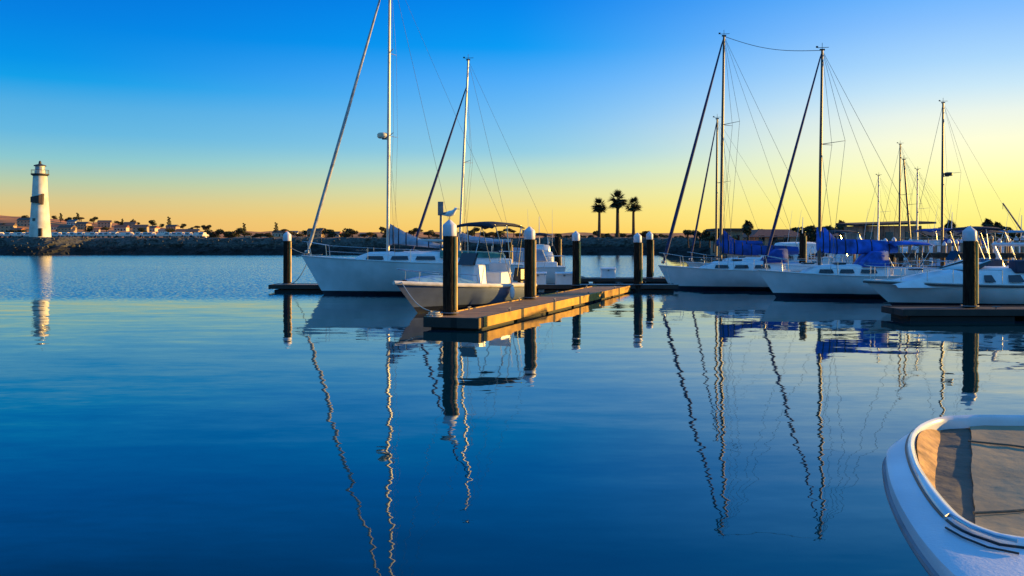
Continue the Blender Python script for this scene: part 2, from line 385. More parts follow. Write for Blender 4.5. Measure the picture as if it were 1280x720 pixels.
ln = MB().lathe([(1.15,H+.1),(1.15,H+.9),(1.05,H+.9),(1.05,H+1.9),(1.25,H+1.95)], n=12).build('lantern_room', M_lwhite, lh)
MB().lathe([(1.08,H+1.0),(1.08,H+1.8)], n=12).build('lantern_glass', mat('lantern_glass', (.4,.42,.46), .15, var=.1), ln)
MB().lathe([(1.4,H+1.95),(1.3,H+2.2),(.45,H+2.45),(.3,H+2.6),(.3,H+3.0),(.05,H+3.3)], n=12).build('lantern_roof', M_ldark, lh)
b = MB(); rb_ = r0*.8
b.prism([(-1.1,-rb_-.25,8.4),(.9,-rb_-.25,8.2),(1.5,-rb_+.2,7.9),(1.5,-rb_+.3,10.5),(.9,-rb_-.25,10.1),(-1.1,-rb_-.25,9.7)], (0,.9,0)).build('window_bay', M_lbrown, lh, smooth=False)
MB().box((-.3,-2.0,4.3),(.7,.35,.7)).build('window', M_glassd, lh); MB().box((1.2,-2.1,1.3),(.7,.6,1.9)).build('door', M_lbrown, lh)

# ------------------------------------------------------------ hillside houses, parked cars, trees
WALLS = [mat('cream_wall', (.55,.46,.36), .85), mat('tan_wall', (.42,.3,.2), .85), mat('white_wall', (.7,.68,.64), .85)]
ROOFS = [mat('red_tile_roof', (.28,.1,.06), .85), mat('brown_roof', (.14,.09,.07), .9), mat('grey_roof', (.17,.16,.16), .9)]
def house_proto(w, d, h, wi, ri, label, group, nf=1):
    r_ = thing('house', label, 'house', group=group)
    MB().box((0,0,h/2-1),(w,d,h+2)).build('wall', WALLS[wi], r_, smooth=False)
    MB().prism([(-w/2-.5,-d/2-.5,h),(-w/2-.5,d/2+.5,h),(-w/2-.5,0,h+d*.28)], (w+1,0,0)).build('roof', ROOFS[ri], r_, smooth=False)
    for f in range(nf):
        for k in range(4):
            x = -w/2+w*(k+.5)/4; MB().box((x,-d/2-.03,1.6+f*2.8),(1.3,.12,1.2)).build('window', M_glassd, r_)
    MB().box((w*.12,-d/2-.05,1.0),(.95,.14,2.0)).build('door', M_lbrown, r_); return r_
GH = 'houses scattered over the hillside'
hp = [house_proto(11,8,3.4,0,0,'', GH), house_proto(14,9,6,1,1,'', GH, 2), house_proto(9,8,3.2,2,2,'', GH)]
kindtxt = ['cream walled house with red tiled roof', 'two storey tan house with brown roof', 'small white house with grey roof']
hs = [(8,400,1),(22,395,0),(33,430,1),(72,420,0),(84,400,1),(92,450,2),(104,430,1),(118,410,0),(131,450,1),(141,400,2),(152,430,0),(163,455,1),(176,420,1),(190,440,0),(204,420,2),(216,450,1),(228,430,0),(241,420,1),(254,400,2),(350,420,0),(367,430,2),(395,420,1),(418,430,0),(455,430,2)]
for i, (x, d, k) in enumerate(hs):
    X = px(x, d); where = 'left of the lighthouse' if x < 50 else ('just right of the lighthouse' if x < 120 else ('on the middle of the slope' if x < 200 else ('at the slope foot' if x < 300 else 'behind the left sailboat')))
    o = hp[k] if k >= 0 and not hp[k].get('used') else dup(hp[k])
    hp[k]['used'] = 1 if 'used' not in hp[k] else 1
    o.location = (X, d, hill_z(X, d)-.2); o.rotation_euler = (0, 0, rnd.uniform(-.25, .25)); s = rnd.uniform(.4, .55); o.scale = (s, s, s)
    o['label'] = kindtxt[k]+' '+where+(' near the crest' if d >= 440 else (' midway' if d >= 420 else ' low down'))
for o in list(bpy.data.objects):
    if 'used' in o: del o['used']
M_carw = mat('white_car_paint', (.85,.7,.6), .25, coat=.5, var=.02)
car = thing('parked_car', 'white car parked in the row behind the breakwater', 'car', group='cars parked behind the breakwater')
MB().prism([(-.85,-2.1,.35),(-.85,2.1,.35),(-.85,2.15,.8),(-.85,1.3,.95),(-.85,-1.2,.98),(-.85,-2.15,.8)], (1.7,0,0)).build('body', M_carw, car, bevel=.05)
MB().prism([(-.75,1.0,.96),(-.75,-1.6,.98),(-.7,-1.2,1.48),(-.7,.4,1.5)], (1.45,0,0)).build('cabin', M_carw, car)
MB().prism([(-.5,1.03,1.0),(-.5,.75,1.24),(-.5,.78,1.26),(-.5,1.1,1.0)], (1.0,0,0)).build('windscreen', M_glassd, car)
MB().prism([(-.5,-1.62,1.1),(-.5,-1.42,1.28),(-.5,-1.46,1.3),(-.5,-1.68,1.1)], (1.0,0,0)).build('rear_window', M_glassd, car)
for sx in (-.8,.8):
    for sy in (-1.35,1.35): MB().tube([(sx-.1,sy,.32),(sx+.1,sy,.32)], .32, 12).build('wheel', M_black, car)
first = True
for i in range(30):
    x = 2+i*9.0+rnd.uniform(-2, 2)
    if 40 < x < 62 or rnd.random() < .07: continue
    d = 246; X = px(x, d)
    o = car if first else dup(car); first = False
    o.location = (X, d, 4.25); o.rotation_euler = (0, 0, rnd.uniform(-.1,.1)+(1.57 if i % 5 == 2 else 0)); o['label'] = 'white car parked in the row behind the breakwater'
# terrace that carries the cars
P = [[(X, 240, 1.0), (X, 241, 4.25), (X, 255, 4.25), (X, 262, 2.0)] for X in range(-200, -78, 6)]
MB().grid(P).build('parking_terrace', mat('grey_asphalt', (.06,.06,.06), .9))['kind'] = 'structure'

GT = 'trees on the hill and shore beyond the breakwater'
tp = [tree_proto('round', 1, '', GT), tree_proto('flat', 2, '', GT), tree_proto('tall', 3, '', GT)]
ktx = ['dark round-crowned tree', 'flat spreading olive-leaved tree', 'narrow dark conifer']
used = set()
tl = []
for x in range(-30, 60, 9): tl.append((x+rnd.uniform(-3,3), rnd.choice((330,400,440)), 0, rnd.uniform(.8,1.15)))
for x in range(64, 270, 9): tl.append((x+rnd.uniform(-4,4), rnd.choice((400,470,515)), rnd.choice((0,0,1)), rnd.uniform(.6,1)))
for x in (76,97,153,166,211,305,345): tl.append((x, 470, 2, rnd.uniform(.6,1.0)))
for x in range(262, 660, 9): tl.append((x+rnd.uniform(-4,4), rnd.choice((300,350,420)), rnd.choice((0,0,1)), rnd.uniform(.7,1.1)))
for x in range(700, 860, 8): tl.append((x+rnd.uniform(-3,3), rnd.choice((262,280,320)), rnd.choice((0,0,1)), rnd.uniform(.45,.8)))
for i, (x, d, k, s) in enumerate(tl):
    X = px(x, d); o = tp[k] if k not in used else dup(tp[k]); used.add(k)
    o.location = (X, d, hill_z(X, d)-.3); o.rotation_euler = (0, 0, rnd.uniform(0, 6)); o.scale = (s, s, s)
    wh = next(w for lim, w in ((50, 'left of the lighthouse'), (110, 'on the hill just right of the lighthouse'), (165, 'on the middle of the hillside'), (215, 'on the lower right of the hillside'), (262, 'where the hillside runs down to the shore'),
        (350, 'on the low shore left of the far-left pile'), (400, 'behind the forestay foot of the large left sailboat'), (480, 'behind the deck of the large left sailboat'), (548, 'behind the grey sail cover of the left sailboat'), (610, 'behind the nearest pile and small motorboat'), (660, 'behind the dark bimini'),
        (745, 'just left of the three tall palms'), (800, 'at the feet of the three tall palms'), (1400, 'just right of the three tall palms')) if x < lim)
    o['label'] = ktx[k]+' '+wh
GP = 'three tall palms beyond the breakwater'
pp = palm_proto(8.4, 'leftmost and shortest of the three tall fan palms', GP, .36, 56, 2.75)
for i, (x, y, lab) in enumerate(((749, 258, None), (772, 251, 'middle and tallest of the three tall fan palms'), (792, 257, 'rightmost of the three tall fan palms'))):
    d = 222; o = pp if i == 0 else dup(pp, label=lab); s = 1.22 if i == 1 else 1.0
    o.location = (px(x, d), d, pz(y, d)-8.4*s); o.scale = (s*1.0, s*1.0, s); o.rotation_euler = (0,0,i*1.3)
# ground for palms
P = [[(X, 214.5, 3.2), (X, 216, 3.9+.2*nz(X,0,.2)), (X, 236, 3.9+.2*nz(X,9,.2)), (X, 244, 2.6)] for X in range(-70, 300, 4)]
MB().grid(P).build('shore_terrace', M_land)['kind'] = 'structure'

# ------------------------------------------------------------ docks
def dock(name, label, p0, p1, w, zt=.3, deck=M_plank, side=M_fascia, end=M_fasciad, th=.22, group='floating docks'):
    p0 = Vector((*p0, 0)); p1 = Vector((*p1, 0)); d = p1-p0; L_ = d.length; rz = math.atan2(d.y, d.x)-math.pi/2
    r_ = thing(name, label, 'dock', tuple(p0), rz, group)
    MB().box((0, L_/2, zt-.02), (w-.1, L_, .04)).build('deck', deck, r_, smooth=False)
    for s in (-1, 1): MB().box((s*(w/2-.025), L_/2, zt+.03-th/2), (.07, L_+.1, th)).build('side_board', side, r_, smooth=False, bevel=.012)
    MB().box((0, -.06, zt+.02-th/2), (w, .09, th)).build('end_board', end, r_, smooth=False, bevel=.012)
    fb = MB(); n = int(L_//3)
    for k in range(n): fb.box((0, (k+.5)*L_/n, -.03), (w-.25, L_/n-.35, .34))
    fb.build('float', M_float, r_, smooth=False)
    for k in range(1, int(L_//5)+1):
        for s in (-1, 1):
            y = k*5-2; c = Vector((s*(w/2-.18), y, zt)); MB().tube([c+Vector((0,-.13,.1)), c+Vector((0,.13,.1))], .018, 6).tube([c, c+Vector((0,0,.1))], .025, 6).build('cleat', M_iron, r_)
    return r_
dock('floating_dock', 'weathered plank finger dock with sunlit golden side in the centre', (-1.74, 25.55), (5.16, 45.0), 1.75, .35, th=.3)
dock('floating_dock', 'pale walkway crossing behind the finger dock and sailboats', (-12.4, 45.9), (8.5, 45.9), 1.5, .38, deck=M_conc, side=M_fasciad)
dock('floating_dock', 'low dark dock at the right edge holding the nearest right pile', (12.75, 29.3), (24, 29.3), 1.7, .36, deck=M_fasciad, side=M_fasciad)
dock('floating_dock', 'farther pale dock behind the walkway between the middle piles', (1.4, 55.0), (12, 55.0), 1.5, .36, deck=M_conc, side=M_fasciad)

GPI = 'mooring piles of the docks'
def pile(label, x, d, H=2.42, r=.2, cap=True, rim=True):
    X = px(x, d); r_ = thing('mooring_pile', label, 'mooring pile', (X, d, 0), 0, GPI)
    wob = rnd.uniform(-.02, .02)
    MB().tube([(0,0,-.5),(0,0,.5),(wob,0,1.3),(0,wob,H)], [r*1.04, r*1.02, r, r*.97], 20).build('shaft', M_pile, r_)
    MB().tube([(0,0,-.4),(0,0,.1),(0,0,.24)], [r*1.12, r*1.12, r*1.03], 20).build('mussel_band', M_growth, r_)
    if cap: MB().lathe([(r*1.02,H-.12),(r*1.08,H-.1),(r*1.06,H+.2),(r*.98,H+.23),(r*.2,H+.37),(.03,H+.38)], n=20).build('cap', M_cap, r_)
    if rim: MB().tube([((r+.012)*math.cos(-.42), (r+.012)*math.sin(-.42), .5), ((r+.012)*math.cos(-.42), (r+.012)*math.sin(-.42), H-.15)], .055, 8).build('sunlit_rim_strip', mat('painted_sun_rim', (.8,.5,.14), .55), r_)  # added golden strip, stands in for the sunlit edge of the shaft
    hp_ = MB(); hp_.tube([((r+.06)*math.cos(a*math.pi/8), (r+.06)*math.sin(a*math.pi/8), .42) for a in range(17)], .022, 6)
    hp_.build('mooring_hoop', M_iron, r_); return r_
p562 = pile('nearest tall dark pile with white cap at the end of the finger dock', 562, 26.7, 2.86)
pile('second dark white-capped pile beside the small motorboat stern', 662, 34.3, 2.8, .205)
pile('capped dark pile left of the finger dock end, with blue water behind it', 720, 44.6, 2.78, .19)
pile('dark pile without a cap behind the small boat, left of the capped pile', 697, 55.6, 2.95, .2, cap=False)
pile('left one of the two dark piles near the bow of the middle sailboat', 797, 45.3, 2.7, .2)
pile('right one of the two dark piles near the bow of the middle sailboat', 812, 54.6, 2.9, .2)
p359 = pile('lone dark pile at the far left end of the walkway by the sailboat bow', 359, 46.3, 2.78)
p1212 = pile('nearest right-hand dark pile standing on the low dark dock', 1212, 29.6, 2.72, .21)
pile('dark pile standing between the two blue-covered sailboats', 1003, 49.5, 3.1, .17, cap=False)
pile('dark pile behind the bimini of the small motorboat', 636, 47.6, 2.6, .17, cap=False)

# birds on the caps
def gull(label, loc, rz, s=1, group='birds resting on pile caps'):
    r_ = thing('seagull', label, 'bird', loc, rz, group); r_.scale = (s, s, s)
    b = MB(); b.tube([(-.24,0,.15),(-.12,0,.16),(.0,0,.17),(.1,0,.2),(.16,0,.27),(.19,0,.31),(.23,0,.31)], [.015,.05,.085,.075,.045,.05,.02], 12); b.build('body', M_gull_w, r_)
    MB().tube([(-.3,0,.15),(-.15,.0,.185),(.03,0,.2)], [.01,.07,.05], 10, sy=.5).build('folded_wings', M_gull_g, r_)
    MB().tube([(.235,0,.305),(.3,0,.29)], [.014,.004], 6).build('beak', M_gull_y, r_)
    for s_ in (-1,1): MB().tube([(.0,.03*s_,.12),(.0,.03*s_,0)], .008, 5).build('leg', M_gull_y, r_)
    return r_
gull('gull standing on the nearest tall pile cap', (p562.location.x, p562.location.y, 2.86+.37), -.3, 1.1)

# shore-power / lamp post beside the nearest pile
lp = thing('dock_lamp_post', 'slim grey lamp post with flat box head on the walkway behind the nearest pile', 'lamp post', (px(551.5, 46.2), 46.2, .38))
MB().tube([(0,0,0),(0,0,3.7)], [.1,.08], 10).build('post', M_iron, lp)
MB().box((-.02,0,3.98),(.3,.24,.72)).build('head', M_iron, lp, bevel=.02)
MB().box((0,0,.0),(.2,.2,.04)).build('base_plate', M_iron, lp)

# dock box + coiled hose/rope on the docks
def dockbox(label, x, d, z, rz=0, w=.9):
    r_ = thing('dock_box', label, 'dock box', (px(x, d), d, z), rz, 'dock boxes')
    MB().box((0,0,.27),(w,.55,.54), taper=.06).build('body', M_cabin, r_, bevel=.03)
    MB().prism([(-w/2-.02,-.3,.54),(-w/2-.02,.3,.54),(-w/2-.02,.28,.62),(-w/2-.02,-.1,.68),(-w/2-.02,-.3,.62)], (w+.04,0,0)).build('lid', M_cabin, r_, bevel=.02)
    MB().box((0,-.3,.5),(.1,.03,.08)).build('latch', M_iron, r_); return r_
dockbox('white dock box on the walkway between the capped piles', 705, 45.6, .38)
dockbox('white dock box on the farther pale dock', 760, 55.0, .36)
dockbox('white dock box on the walkway near the finger dock joint', 672, 45.8, .38)
dock('floating_dock', 'narrow pale dock between the blue-covered sailboats and the pier', (px(1072, 46.5), 46.5), (px(1290, 46.5), 46.5), 1.4, .38, deck=M_conc, side=M_fasciad)
dockbox('white dock box left of the pier on the narrow pale dock', 1100, 46.5, .38)
dockbox('dock box on the narrow pale dock right of the nearest right pile', 1236, 46.5, .38)
for xx, lb in ((1088, 'shore power pedestal at the left end of the narrow pale dock'), (1136, 'shore power pedestal in the middle of the narrow pale dock'), (1262, 'shore power pedestal at the right end of the narrow pale dock')):
    pd = thing('power_pedestal', lb, 'power pedestal', (px(xx, 46.2), 46.2, .38), 0, 'shore power pedestals')
    MB().box((0,0,.5),(.24,.2,1.0), taper=.12).build('body', M_cabin, pd, bevel=.03); MB().box((0,0,1.07),(.28,.26,.1), taper=.3).build('lid', M_navy, pd, bevel=.02)
    MB().box((0,-.11,.7),(.14,.03,.2)).build('socket_panel', M_black, pd)
rp = MB()
pts = [(.28*math.cos(a*.5)*(1-.012*a), .28*math.sin(a*.5)*(1-.012*a), .03+.004*a) for a in range(44)]
rp.tube(pts, .022, 6); ro = rp.build('coiled_rope', mat('pale_rope', (.5,.46,.38), .9, var=.2, scale=30))
ro.location = (-2.3, 26.0, .3); tag(ro, 'pale rope coiled on the near end of the finger dock', 'rope')

# ------------------------------------------------------------ boats
def hull_pts(L_, B, zb, zs, sag, rake, n=26, fine=.55, transom=.75, zlev=(-.35, .0, .13, .22), flare=.25, dep=.35):
    P = []; sheer = []
    for i in range(n+1):
        t = i/n; tt = t
        w = math.sin(min(1, (tt/.62))*math.pi/2)**(.85+fine*.3) if tt < .62 else 1-(1-transom)*((tt-.62)/.38)**2
        b = B/2*w; z1 = zb+(zs-zb)*t-sag*math.sin(math.pi*t)
        row = []
        zz = list(zlev)+[zlev[-1]+(z1-zlev[-1])*k/4 for k in range(1, 5)]
        for z in zz:
            f = max(0, (z+dep)/(z1+dep)); wf = (1-(1-f)**(2.6-1.3*flare*(1-t)))
            wf = wf*(.72+.28*f**.8) if t < .5 else wf**.8
            x = t*L_+rake*(1-f)*(1-t)**2.5-(L_*.03*(1-f))*(t**4)
            row.append((x, b*wf if b > 1e-4 else 0.0, z))
        P.append(row); sheer.append((t*L_, b, z1))
    return P, sheer
def hull(parent, L_, B, zb, zs, sag, rake, mh=M_hull, boot=M_boot, **k):
    P, sh = hull_pts(L_, B, zb, zs, sag, rake, **k)
    mb = MB(); mr_ = [2, 0, 1]+[0]*(len(P[0])-4); mr_ = [2, 1, 1]+[0]*(len(P[0])-4)
    mb.grid(P, mrow=mr_); mb.grid([[(x, -y, z) for x, y, z in r_] for r_ in P], mrow=mr_)
    e = P[-1]; n = len(e)
    mb.grid([e, [(x, -y, z) for x, y, z in e]], mrow=mr_)
    o = mb.build('hull', [mh, boot, M_anti], parent)
    gw = MB()
    for s in (-1, 1): gw.tube([(x, s*(y+.005), z+.005) for x, y, z in sh], .035, 6)
    gw.build('gunwale', M_deck, parent)
    dk = MB(); dk.grid([[(x, y*f, z-.015+.05*(1-f*f)) for f in (-1,-.6,0,.6,1)] for x, y, z in sh]); dk.build('deck', M_deck, parent)
    return sh
def at_sheer(sh, x):
    for a, b in zip(sh, sh[1:]):
        if a[0] <= x <= b[0]:
            f = (x-a[0])/(b[0]-a[0]); return (a[1]+(b[1]-a[1])*f, a[2]+(b[2]-a[2])*f)
    return sh[-1][1], sh[-1][2]
def cabin_box(parent, x0, x1, wb, z0, h, sh=None, mt=M_cabin, slope0=.8, slope1=.15, win=None, tw=.8, name='cabin'):
    mb = MB(); secs = []
    xs_ = [(x0, 0.02), (x0+slope0*.5, .6), (x0+slope0, .95), ((x0+x1)/2, 1.04), (x1-slope1, 1), (x1, .9), (x1+.01, 0.02)]
    for x, k in xs_:
        w0 = wb/2*(.75 if x < x0+slope0*.7 else 1); z1 = z0+h*k
        secs.append([(x, -w0, z0-.1), (x, -w0*(1-(1-tw)*.7), z0+h*k*.75), (x, -w0*tw*.9, z1-.01), (x, 0, z1+.05*k), (x, w0*tw*.9, z1-.01), (x, w0*(1-(1-tw)*.7), z0+h*k*.75), (x, w0, z0-.1)])
    mb.grid(secs); c = mb.build(name, mt, parent)
    if win:
        for xa, xb in win:
            for s in (-1, 1):
                y0 = s*(wb/2+.012); y1 = s*(wb/2*(1-(1-tw)*.65)+.02)
                MB().prism([(xa, y0*.985, z0+h*.2), (xb, y0*.985, z0+h*.2), (xb-.05, y1, z0+h*.62), (xa+.08, y1, z0+h*.62)], (0, s*.012, 0)).build('window', M_glassd, c)
    return c
def cover(parent, pts, mt, w0=.16, name='sail_cover'):
    # pts: (x, ztop, zbottom) along the boom; lumpy lens section
    mb = MB(); secs = []
    fine = []
    for (a, b) in zip(pts, pts[1:]):
        for k in range(6):
            f = k/6; fine.append(tuple(a[i]+(b[i]-a[i])*f for i in range(3)))
    fine.append(pts[-1])
    for i, (x, zt, zb) in enumerate(fine):
        hgt = zt-zb; lump = 1+.12*noise.noise(Vector((x*2.3, zt, 1))); ww = w0*lump*(.6+.4*min(1, .4/max(hgt,.1)))
        zt += .03*noise.noise(Vector((x*3, 7, 2)))
        secs.append([(x, ww*.15*s_, z) if k in (0,) else (x, s_*ww*q, z) for k, (s_, q, z) in enumerate(((1,.1,zt),(1,.5,zt-hgt*.22),(1,1,zt-hgt*.62),(1,.7,zb+.03),(-1,.0,zb-.02),(-1,.7,zb+.03),(-1,1,zt-hgt*.62),(-1,.5,zt-hgt*.22)))])
    mb.grid(secs, close=True)
    o = len(mb.v); mb.f.append(tuple(range(8))); mb.m.append(0); mb.f.append(tuple(range(o-8, o))); mb.m.append(0)
    o_ = mb.build(name, mt, parent)
    for i in range(4, len(secs)-2, 4):
        cy = sum(q[2] for q in secs[i])/8
        g = [[(q[0]+dx, q[1]*1.05, cy+(q[2]-cy)*1.04) for q in secs[i]] for dx in (-.025, .025)]
        MB().grid(g, close=True).build('cover_tie', M_navy, o_, solid=.01)
    return o_
def rail(parent, pts_list, name, r=.014, m=M_steel):
    mb = MB()
    for p_ in pts_list: mb.tube(p_, r, 6)
    return mb.build(name, m, parent)
def sailboat(label, bow, rz, L_, B, zb, zs, mast_x, top, rake=0, mm=M_alu, mr=.1, boomz=2.6, boom_len=3.6, cov=None, covm=M_blue, furl=M_furlb, fr_=.07,
             spread=((.55, .9),), dodger=None, bim=None, hm=M_hull, boot=M_boot, sag=.12, srake=1.0, wr=.009, cab=True, wind=True, extra=None, frac=1.0, group=None, far=False, sweep=.35):
    r_ = thing('sailboat', label, 'sailboat', (bow[0], bow[1], 0), rz, group)
    sh = hull(r_, L_, B, zb, zs, sag, srake, hm, boot)
    bz = at_sheer(sh, mast_x)[1]
    if cab:
        cabin_box(r_, L_*.22, L_*.68, B*.56, bz-.02, .42, slope0=.9, win=[(L_*.3, L_*.38), (L_*.41, L_*.49), (L_*.52, L_*.61)])
        for s in (-1, 1): MB().box((L_*.82, s*B*.3, zs+.12), (L_*.26, .12, .3)).build('cockpit_coaming', M_cabin, r_, bevel=.03)
        MB().lathe([(.02,0),(.02,.9)], (L_*.86, 0, zs), 8).build('steering_pedestal', M_steel, r_)
        MB().tube([(L_*.86+.06, .38*math.cos(a*math.pi/10), zs+.85+.38*math.sin(a*math.pi/10)) for a in range(21)], .015, 6).build('steering_wheel', M_steel, r_)
        for hx in (.27, .44): MB().box((L_*hx, 0, bz+.5), (.5, .5, .08)).build('hatch', M_glassd, r_, bevel=.02)
    zf = bz+(.42 if cab else 0)
    tp_ = Vector((mast_x+rake, 0, top)); ft = Vector((mast_x, 0, bz-.1))
    ms_ = MB().tube([ft, ft.lerp(tp_, .5), tp_], [mr*1.05, mr, mr*.72], 12, sy=.72).build('mast', mm, r_)
    def mp_(z): return ft.lerp(tp_, (z-ft.z)/(tp_.z-ft.z))
    for fz, hl in spread:
        z = bz+(top-bz)*fz; c = mp_(z)
        for s in (-1, 1): MB().tube([c, c+Vector((sweep*hl, s*hl, .06))], [.035, .02], 6, sy=.5).build('spreader', mm, ms_)
    if wind:
        MB().tube([tp_, tp_+Vector((0,0,.35))], .012, 5).tube([tp_+Vector((-.22,0,.12)), tp_+Vector((.3,0,.14))], .014, 5).box(tuple(tp_+Vector((-.24,0,.16))), (.1,.03,.08)).box(tuple(tp_+Vector((0,0,.03))), (.22,.1,.07)).build('wind_vane', M_black, ms_)
    hx_ = mp_(bz+(top-bz)*frac)
    sx0 = Vector((.25, 0, zb+.08))
    a_ = sx0.lerp(hx_, .04); b_ = sx0.lerp(hx_, .96)
    if furl: MB().tube([sx0, a_, sx0.lerp(hx_, .25), sx0.lerp(hx_, .7), b_, hx_], [.015, fr_, fr_*1.05, fr_*.75, fr_*.45, .012], 10).build('furled_jib', furl, r_); MB().lathe([(.1,0),(.12,.04),(.12,.14),(.08,.16)], (.27,0,zb+.12), 12).build('furling_drum', M_steel, r_)
    else: MB().tube([sx0, hx_], .012, 5).build('forestay', M_wire, r_)
    MB().tube([(L_-.1, 0, zs), tp_], wr, 5).build('backstay', M_wire, r_)
    for s in (-1, 1):
        pts = [(mast_x+.15, s*at_sheer(sh, mast_x+.15)[0]*.95, bz)]
        for fz, hl in spread:
            c = mp_(bz+(top-bz)*fz); pts.append(c+Vector((sweep*hl, s*hl, .06)))
        MB().tube(pts+[hx_], wr, 5).build('shroud', M_wire, r_)
        MB().tube([(mast_x+.5, s*at_sheer(sh, mast_x+.4)[0]*.92, bz), mp_(bz+(top-bz)*spread[0][0]-.1)], wr, 5).build('lower_shroud', M_wire, r_)
    # boom and cover
    bm_ = mp_(boomz); be = Vector((mast_x+boom_len, 0, boomz-.05+(.02 if not cov else 0)))
    MB().tube([bm_+Vector((.1,0,0)), be], .07, 10).build('boom', mm, r_)
    if cov: cover(r_, [(mast_x+a, zt, zb_) for a, zt, zb_ in cov], covm)
    MB().tube([be, tp_], .008, 5).build('topping_lift', M_wire, r_)
    # rails
    for_ = []; q = [.05, .35, 1.0]
    def sp_(x, s, h): y, z = at_sheer(sh, max(0.0, x)); return (x, s*y*.95, z+h)
    rail(r_, [[sp_(1.3, -1, .0), sp_(1.25, -1, .6), (.3, -.18, zb+.68), (.05, 0, zb+.7), (.3, .18, zb+.68), sp_(1.25, 1, .6), sp_(1.3, 1, .0)], [(.45,-.15,zb),(.3,-.18,zb+.68)], [(.45,.15,zb),(.3,.18,zb+.68)]], 'bow_pulpit', .016)
    rail(r_, [[sp_(L_-1.2, -1, 0), sp_(L_-1.15, -1, .62), sp_(L_-.05, -1, .62), sp_(L_-.05, 1, .62), sp_(L_-1.15, 1, .62), sp_(L_-1.2, 1, 0)], [sp_(L_-.1,-1,0), sp_(L_-.05,-1,.62)], [sp_(L_-.1,1,0), sp_(L_-.05,1,.62)]], 'stern_pushpit', .016)
    st = []; nst = max(3, int((L_-2.4)/1.7))
    for s in (-1, 1):
        xs2 = [1.3+(L_-2.5)*k/nst for k in range(nst+1)]
        for x in xs2[1:-1]:
            MB().tube([sp_(x, s, 0), sp_(x, s, .6)], .013, 6).build('stanchion', M_steel, r_)
        st += [[sp_(x, s, .58) for x in xs2], [sp_(x, s, .3) for x in xs2]]
    rail(r_, st, 'lifeline', .006, M_steel)
    if dodger:
        x0, w_, h_ = dodger; z0 = zs+.35
        secs = [[(x, y*w_/2*k, z0+h_*f*(1-.15*abs(y)**3)) for y in (-1,-.8,-.4,0,.4,.8,1)] for x, f, k in ((x0,0.05,.95),(x0+.35,.7,.95),(x0+.6,.95,1),(x0+1.2,1,1))]
        for r__ in secs: r__[0] = (r__[0][0], r__[0][1], z0); r__[-1] = (r__[-1][0], r__[-1][1], z0)
        MB().grid(secs).build('dodger', covm if not dodger or len(dodger) < 4 else dodger[3], r_, solid=.02)
    if bim:
        x0, x1, z, m_ = bim; w_ = B*.62
        MB().grid([[(x, y*w_/2, z-.14*abs(y)**2.5-k) for y in (-1,-.6,0,.6,1)] for x, k in ((x0,.08),(x0+.2,0),((x0+x1)/2,-.03),(x1-.2,0),(x1,.08))]).build('bimini', m_, r_, solid=.025)
        rail(r_, [[(xx, s*w_/2, z-.15), ((x0+x1)/2, s*B*.36, zs)] for xx in (x0+.1, x1-.1) for s in (-1, 1)]+[[(xx,-w_/2,z-.15),(xx,w_/2,z-.15)] for xx in (x0+.1, x1-.1)], 'bimini_frame', .014)
    if extra: extra(r_, sh, bz, mp_)
    # fenders
    if not far:
        for k, fx in enumerate((.35, .6)):
            y, z = at_sheer(sh, L_*fx)
            MB().ell((L_*fx, (y+.12), z-.5), (.1,.1,.28)).build('fender', M_cabin, r_)
    return r_

def ex1(r_, sh, bz, mp_):
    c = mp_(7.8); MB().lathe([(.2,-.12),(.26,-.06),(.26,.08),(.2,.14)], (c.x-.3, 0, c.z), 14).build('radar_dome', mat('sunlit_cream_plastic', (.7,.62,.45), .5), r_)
    MB().box((c.x-.16,0,c.z-.16),(.32,.1,.05)).build('radar_bracket', M_iron, r_)
    MB().prism([(6.8,-1.0,1.83),(9.9,-1.0,1.83),(9.9,-.9,2.05),(8.5,-.9,2.15),(6.8,-.9,2.2)], (0,1.9,0)).build('folded_awning', M_green, r_, bevel=.05)
    rail(r_, [[(.15,0,2.0),(-.25,0,1.9)]], 'anchor_roller', .04, M_iron)
s1b = (px(377, 43.0), 43.0)
sailboat('large white sailboat on the left with grey sail cover and pale furled jib', s1b, R(1.5), 10.8, 3.3, 1.92, 1.5, 4.2, 16.2, rake=.1, mm=M_alu, mr=.115,
    boomz=2.7, boom_len=3.2, cov=[(.1,3.5,2.45),(.35,3.35,2.5),(.9,3.05,2.45),(1.7,2.72,2.38),(2.6,2.5,2.3),(3.2,2.4,2.28)], covm=M_grey, furl=M_furlw, fr_=.085,
    spread=((.42,.95),(.7,.75)), wr=.006, extra=ex1, sag=.08, srake=1.3)
def ex2(r_, sh, bz, mp_):
    MB().prism([(5.7,-.8,1.5),(8.2,-.8,1.5),(7.9,-.7,2.2),(6.2,-.7,2.3)], (0,1.5,0)).build('cockpit_tent', M_grey, r_, bevel=.06)
sailboat('second sailboat behind the nearest pile, leaning aluminium mast and dark furled jib', (px(506, 50.6), 50.6), R(-1), 9.2, 3.0, 1.5, 1.2, 3.1, 13.05, rake=.55, mm=M_alu, mr=.1,
    boomz=2.75, boom_len=3.0, cov=[(.1,3.2,2.7),(.8,2.95,2.6),(2,2.8,2.55),(3,2.7,2.55)], covm=M_grey, furl=M_furlb, fr_=.08, frac=.88, spread=((.5,.85),), wr=.007, extra=ex2, hm=M_hull, sweep=.55)
def mk_tri(d0, d1):
    pass
GB = 'sailboats moored on the right'
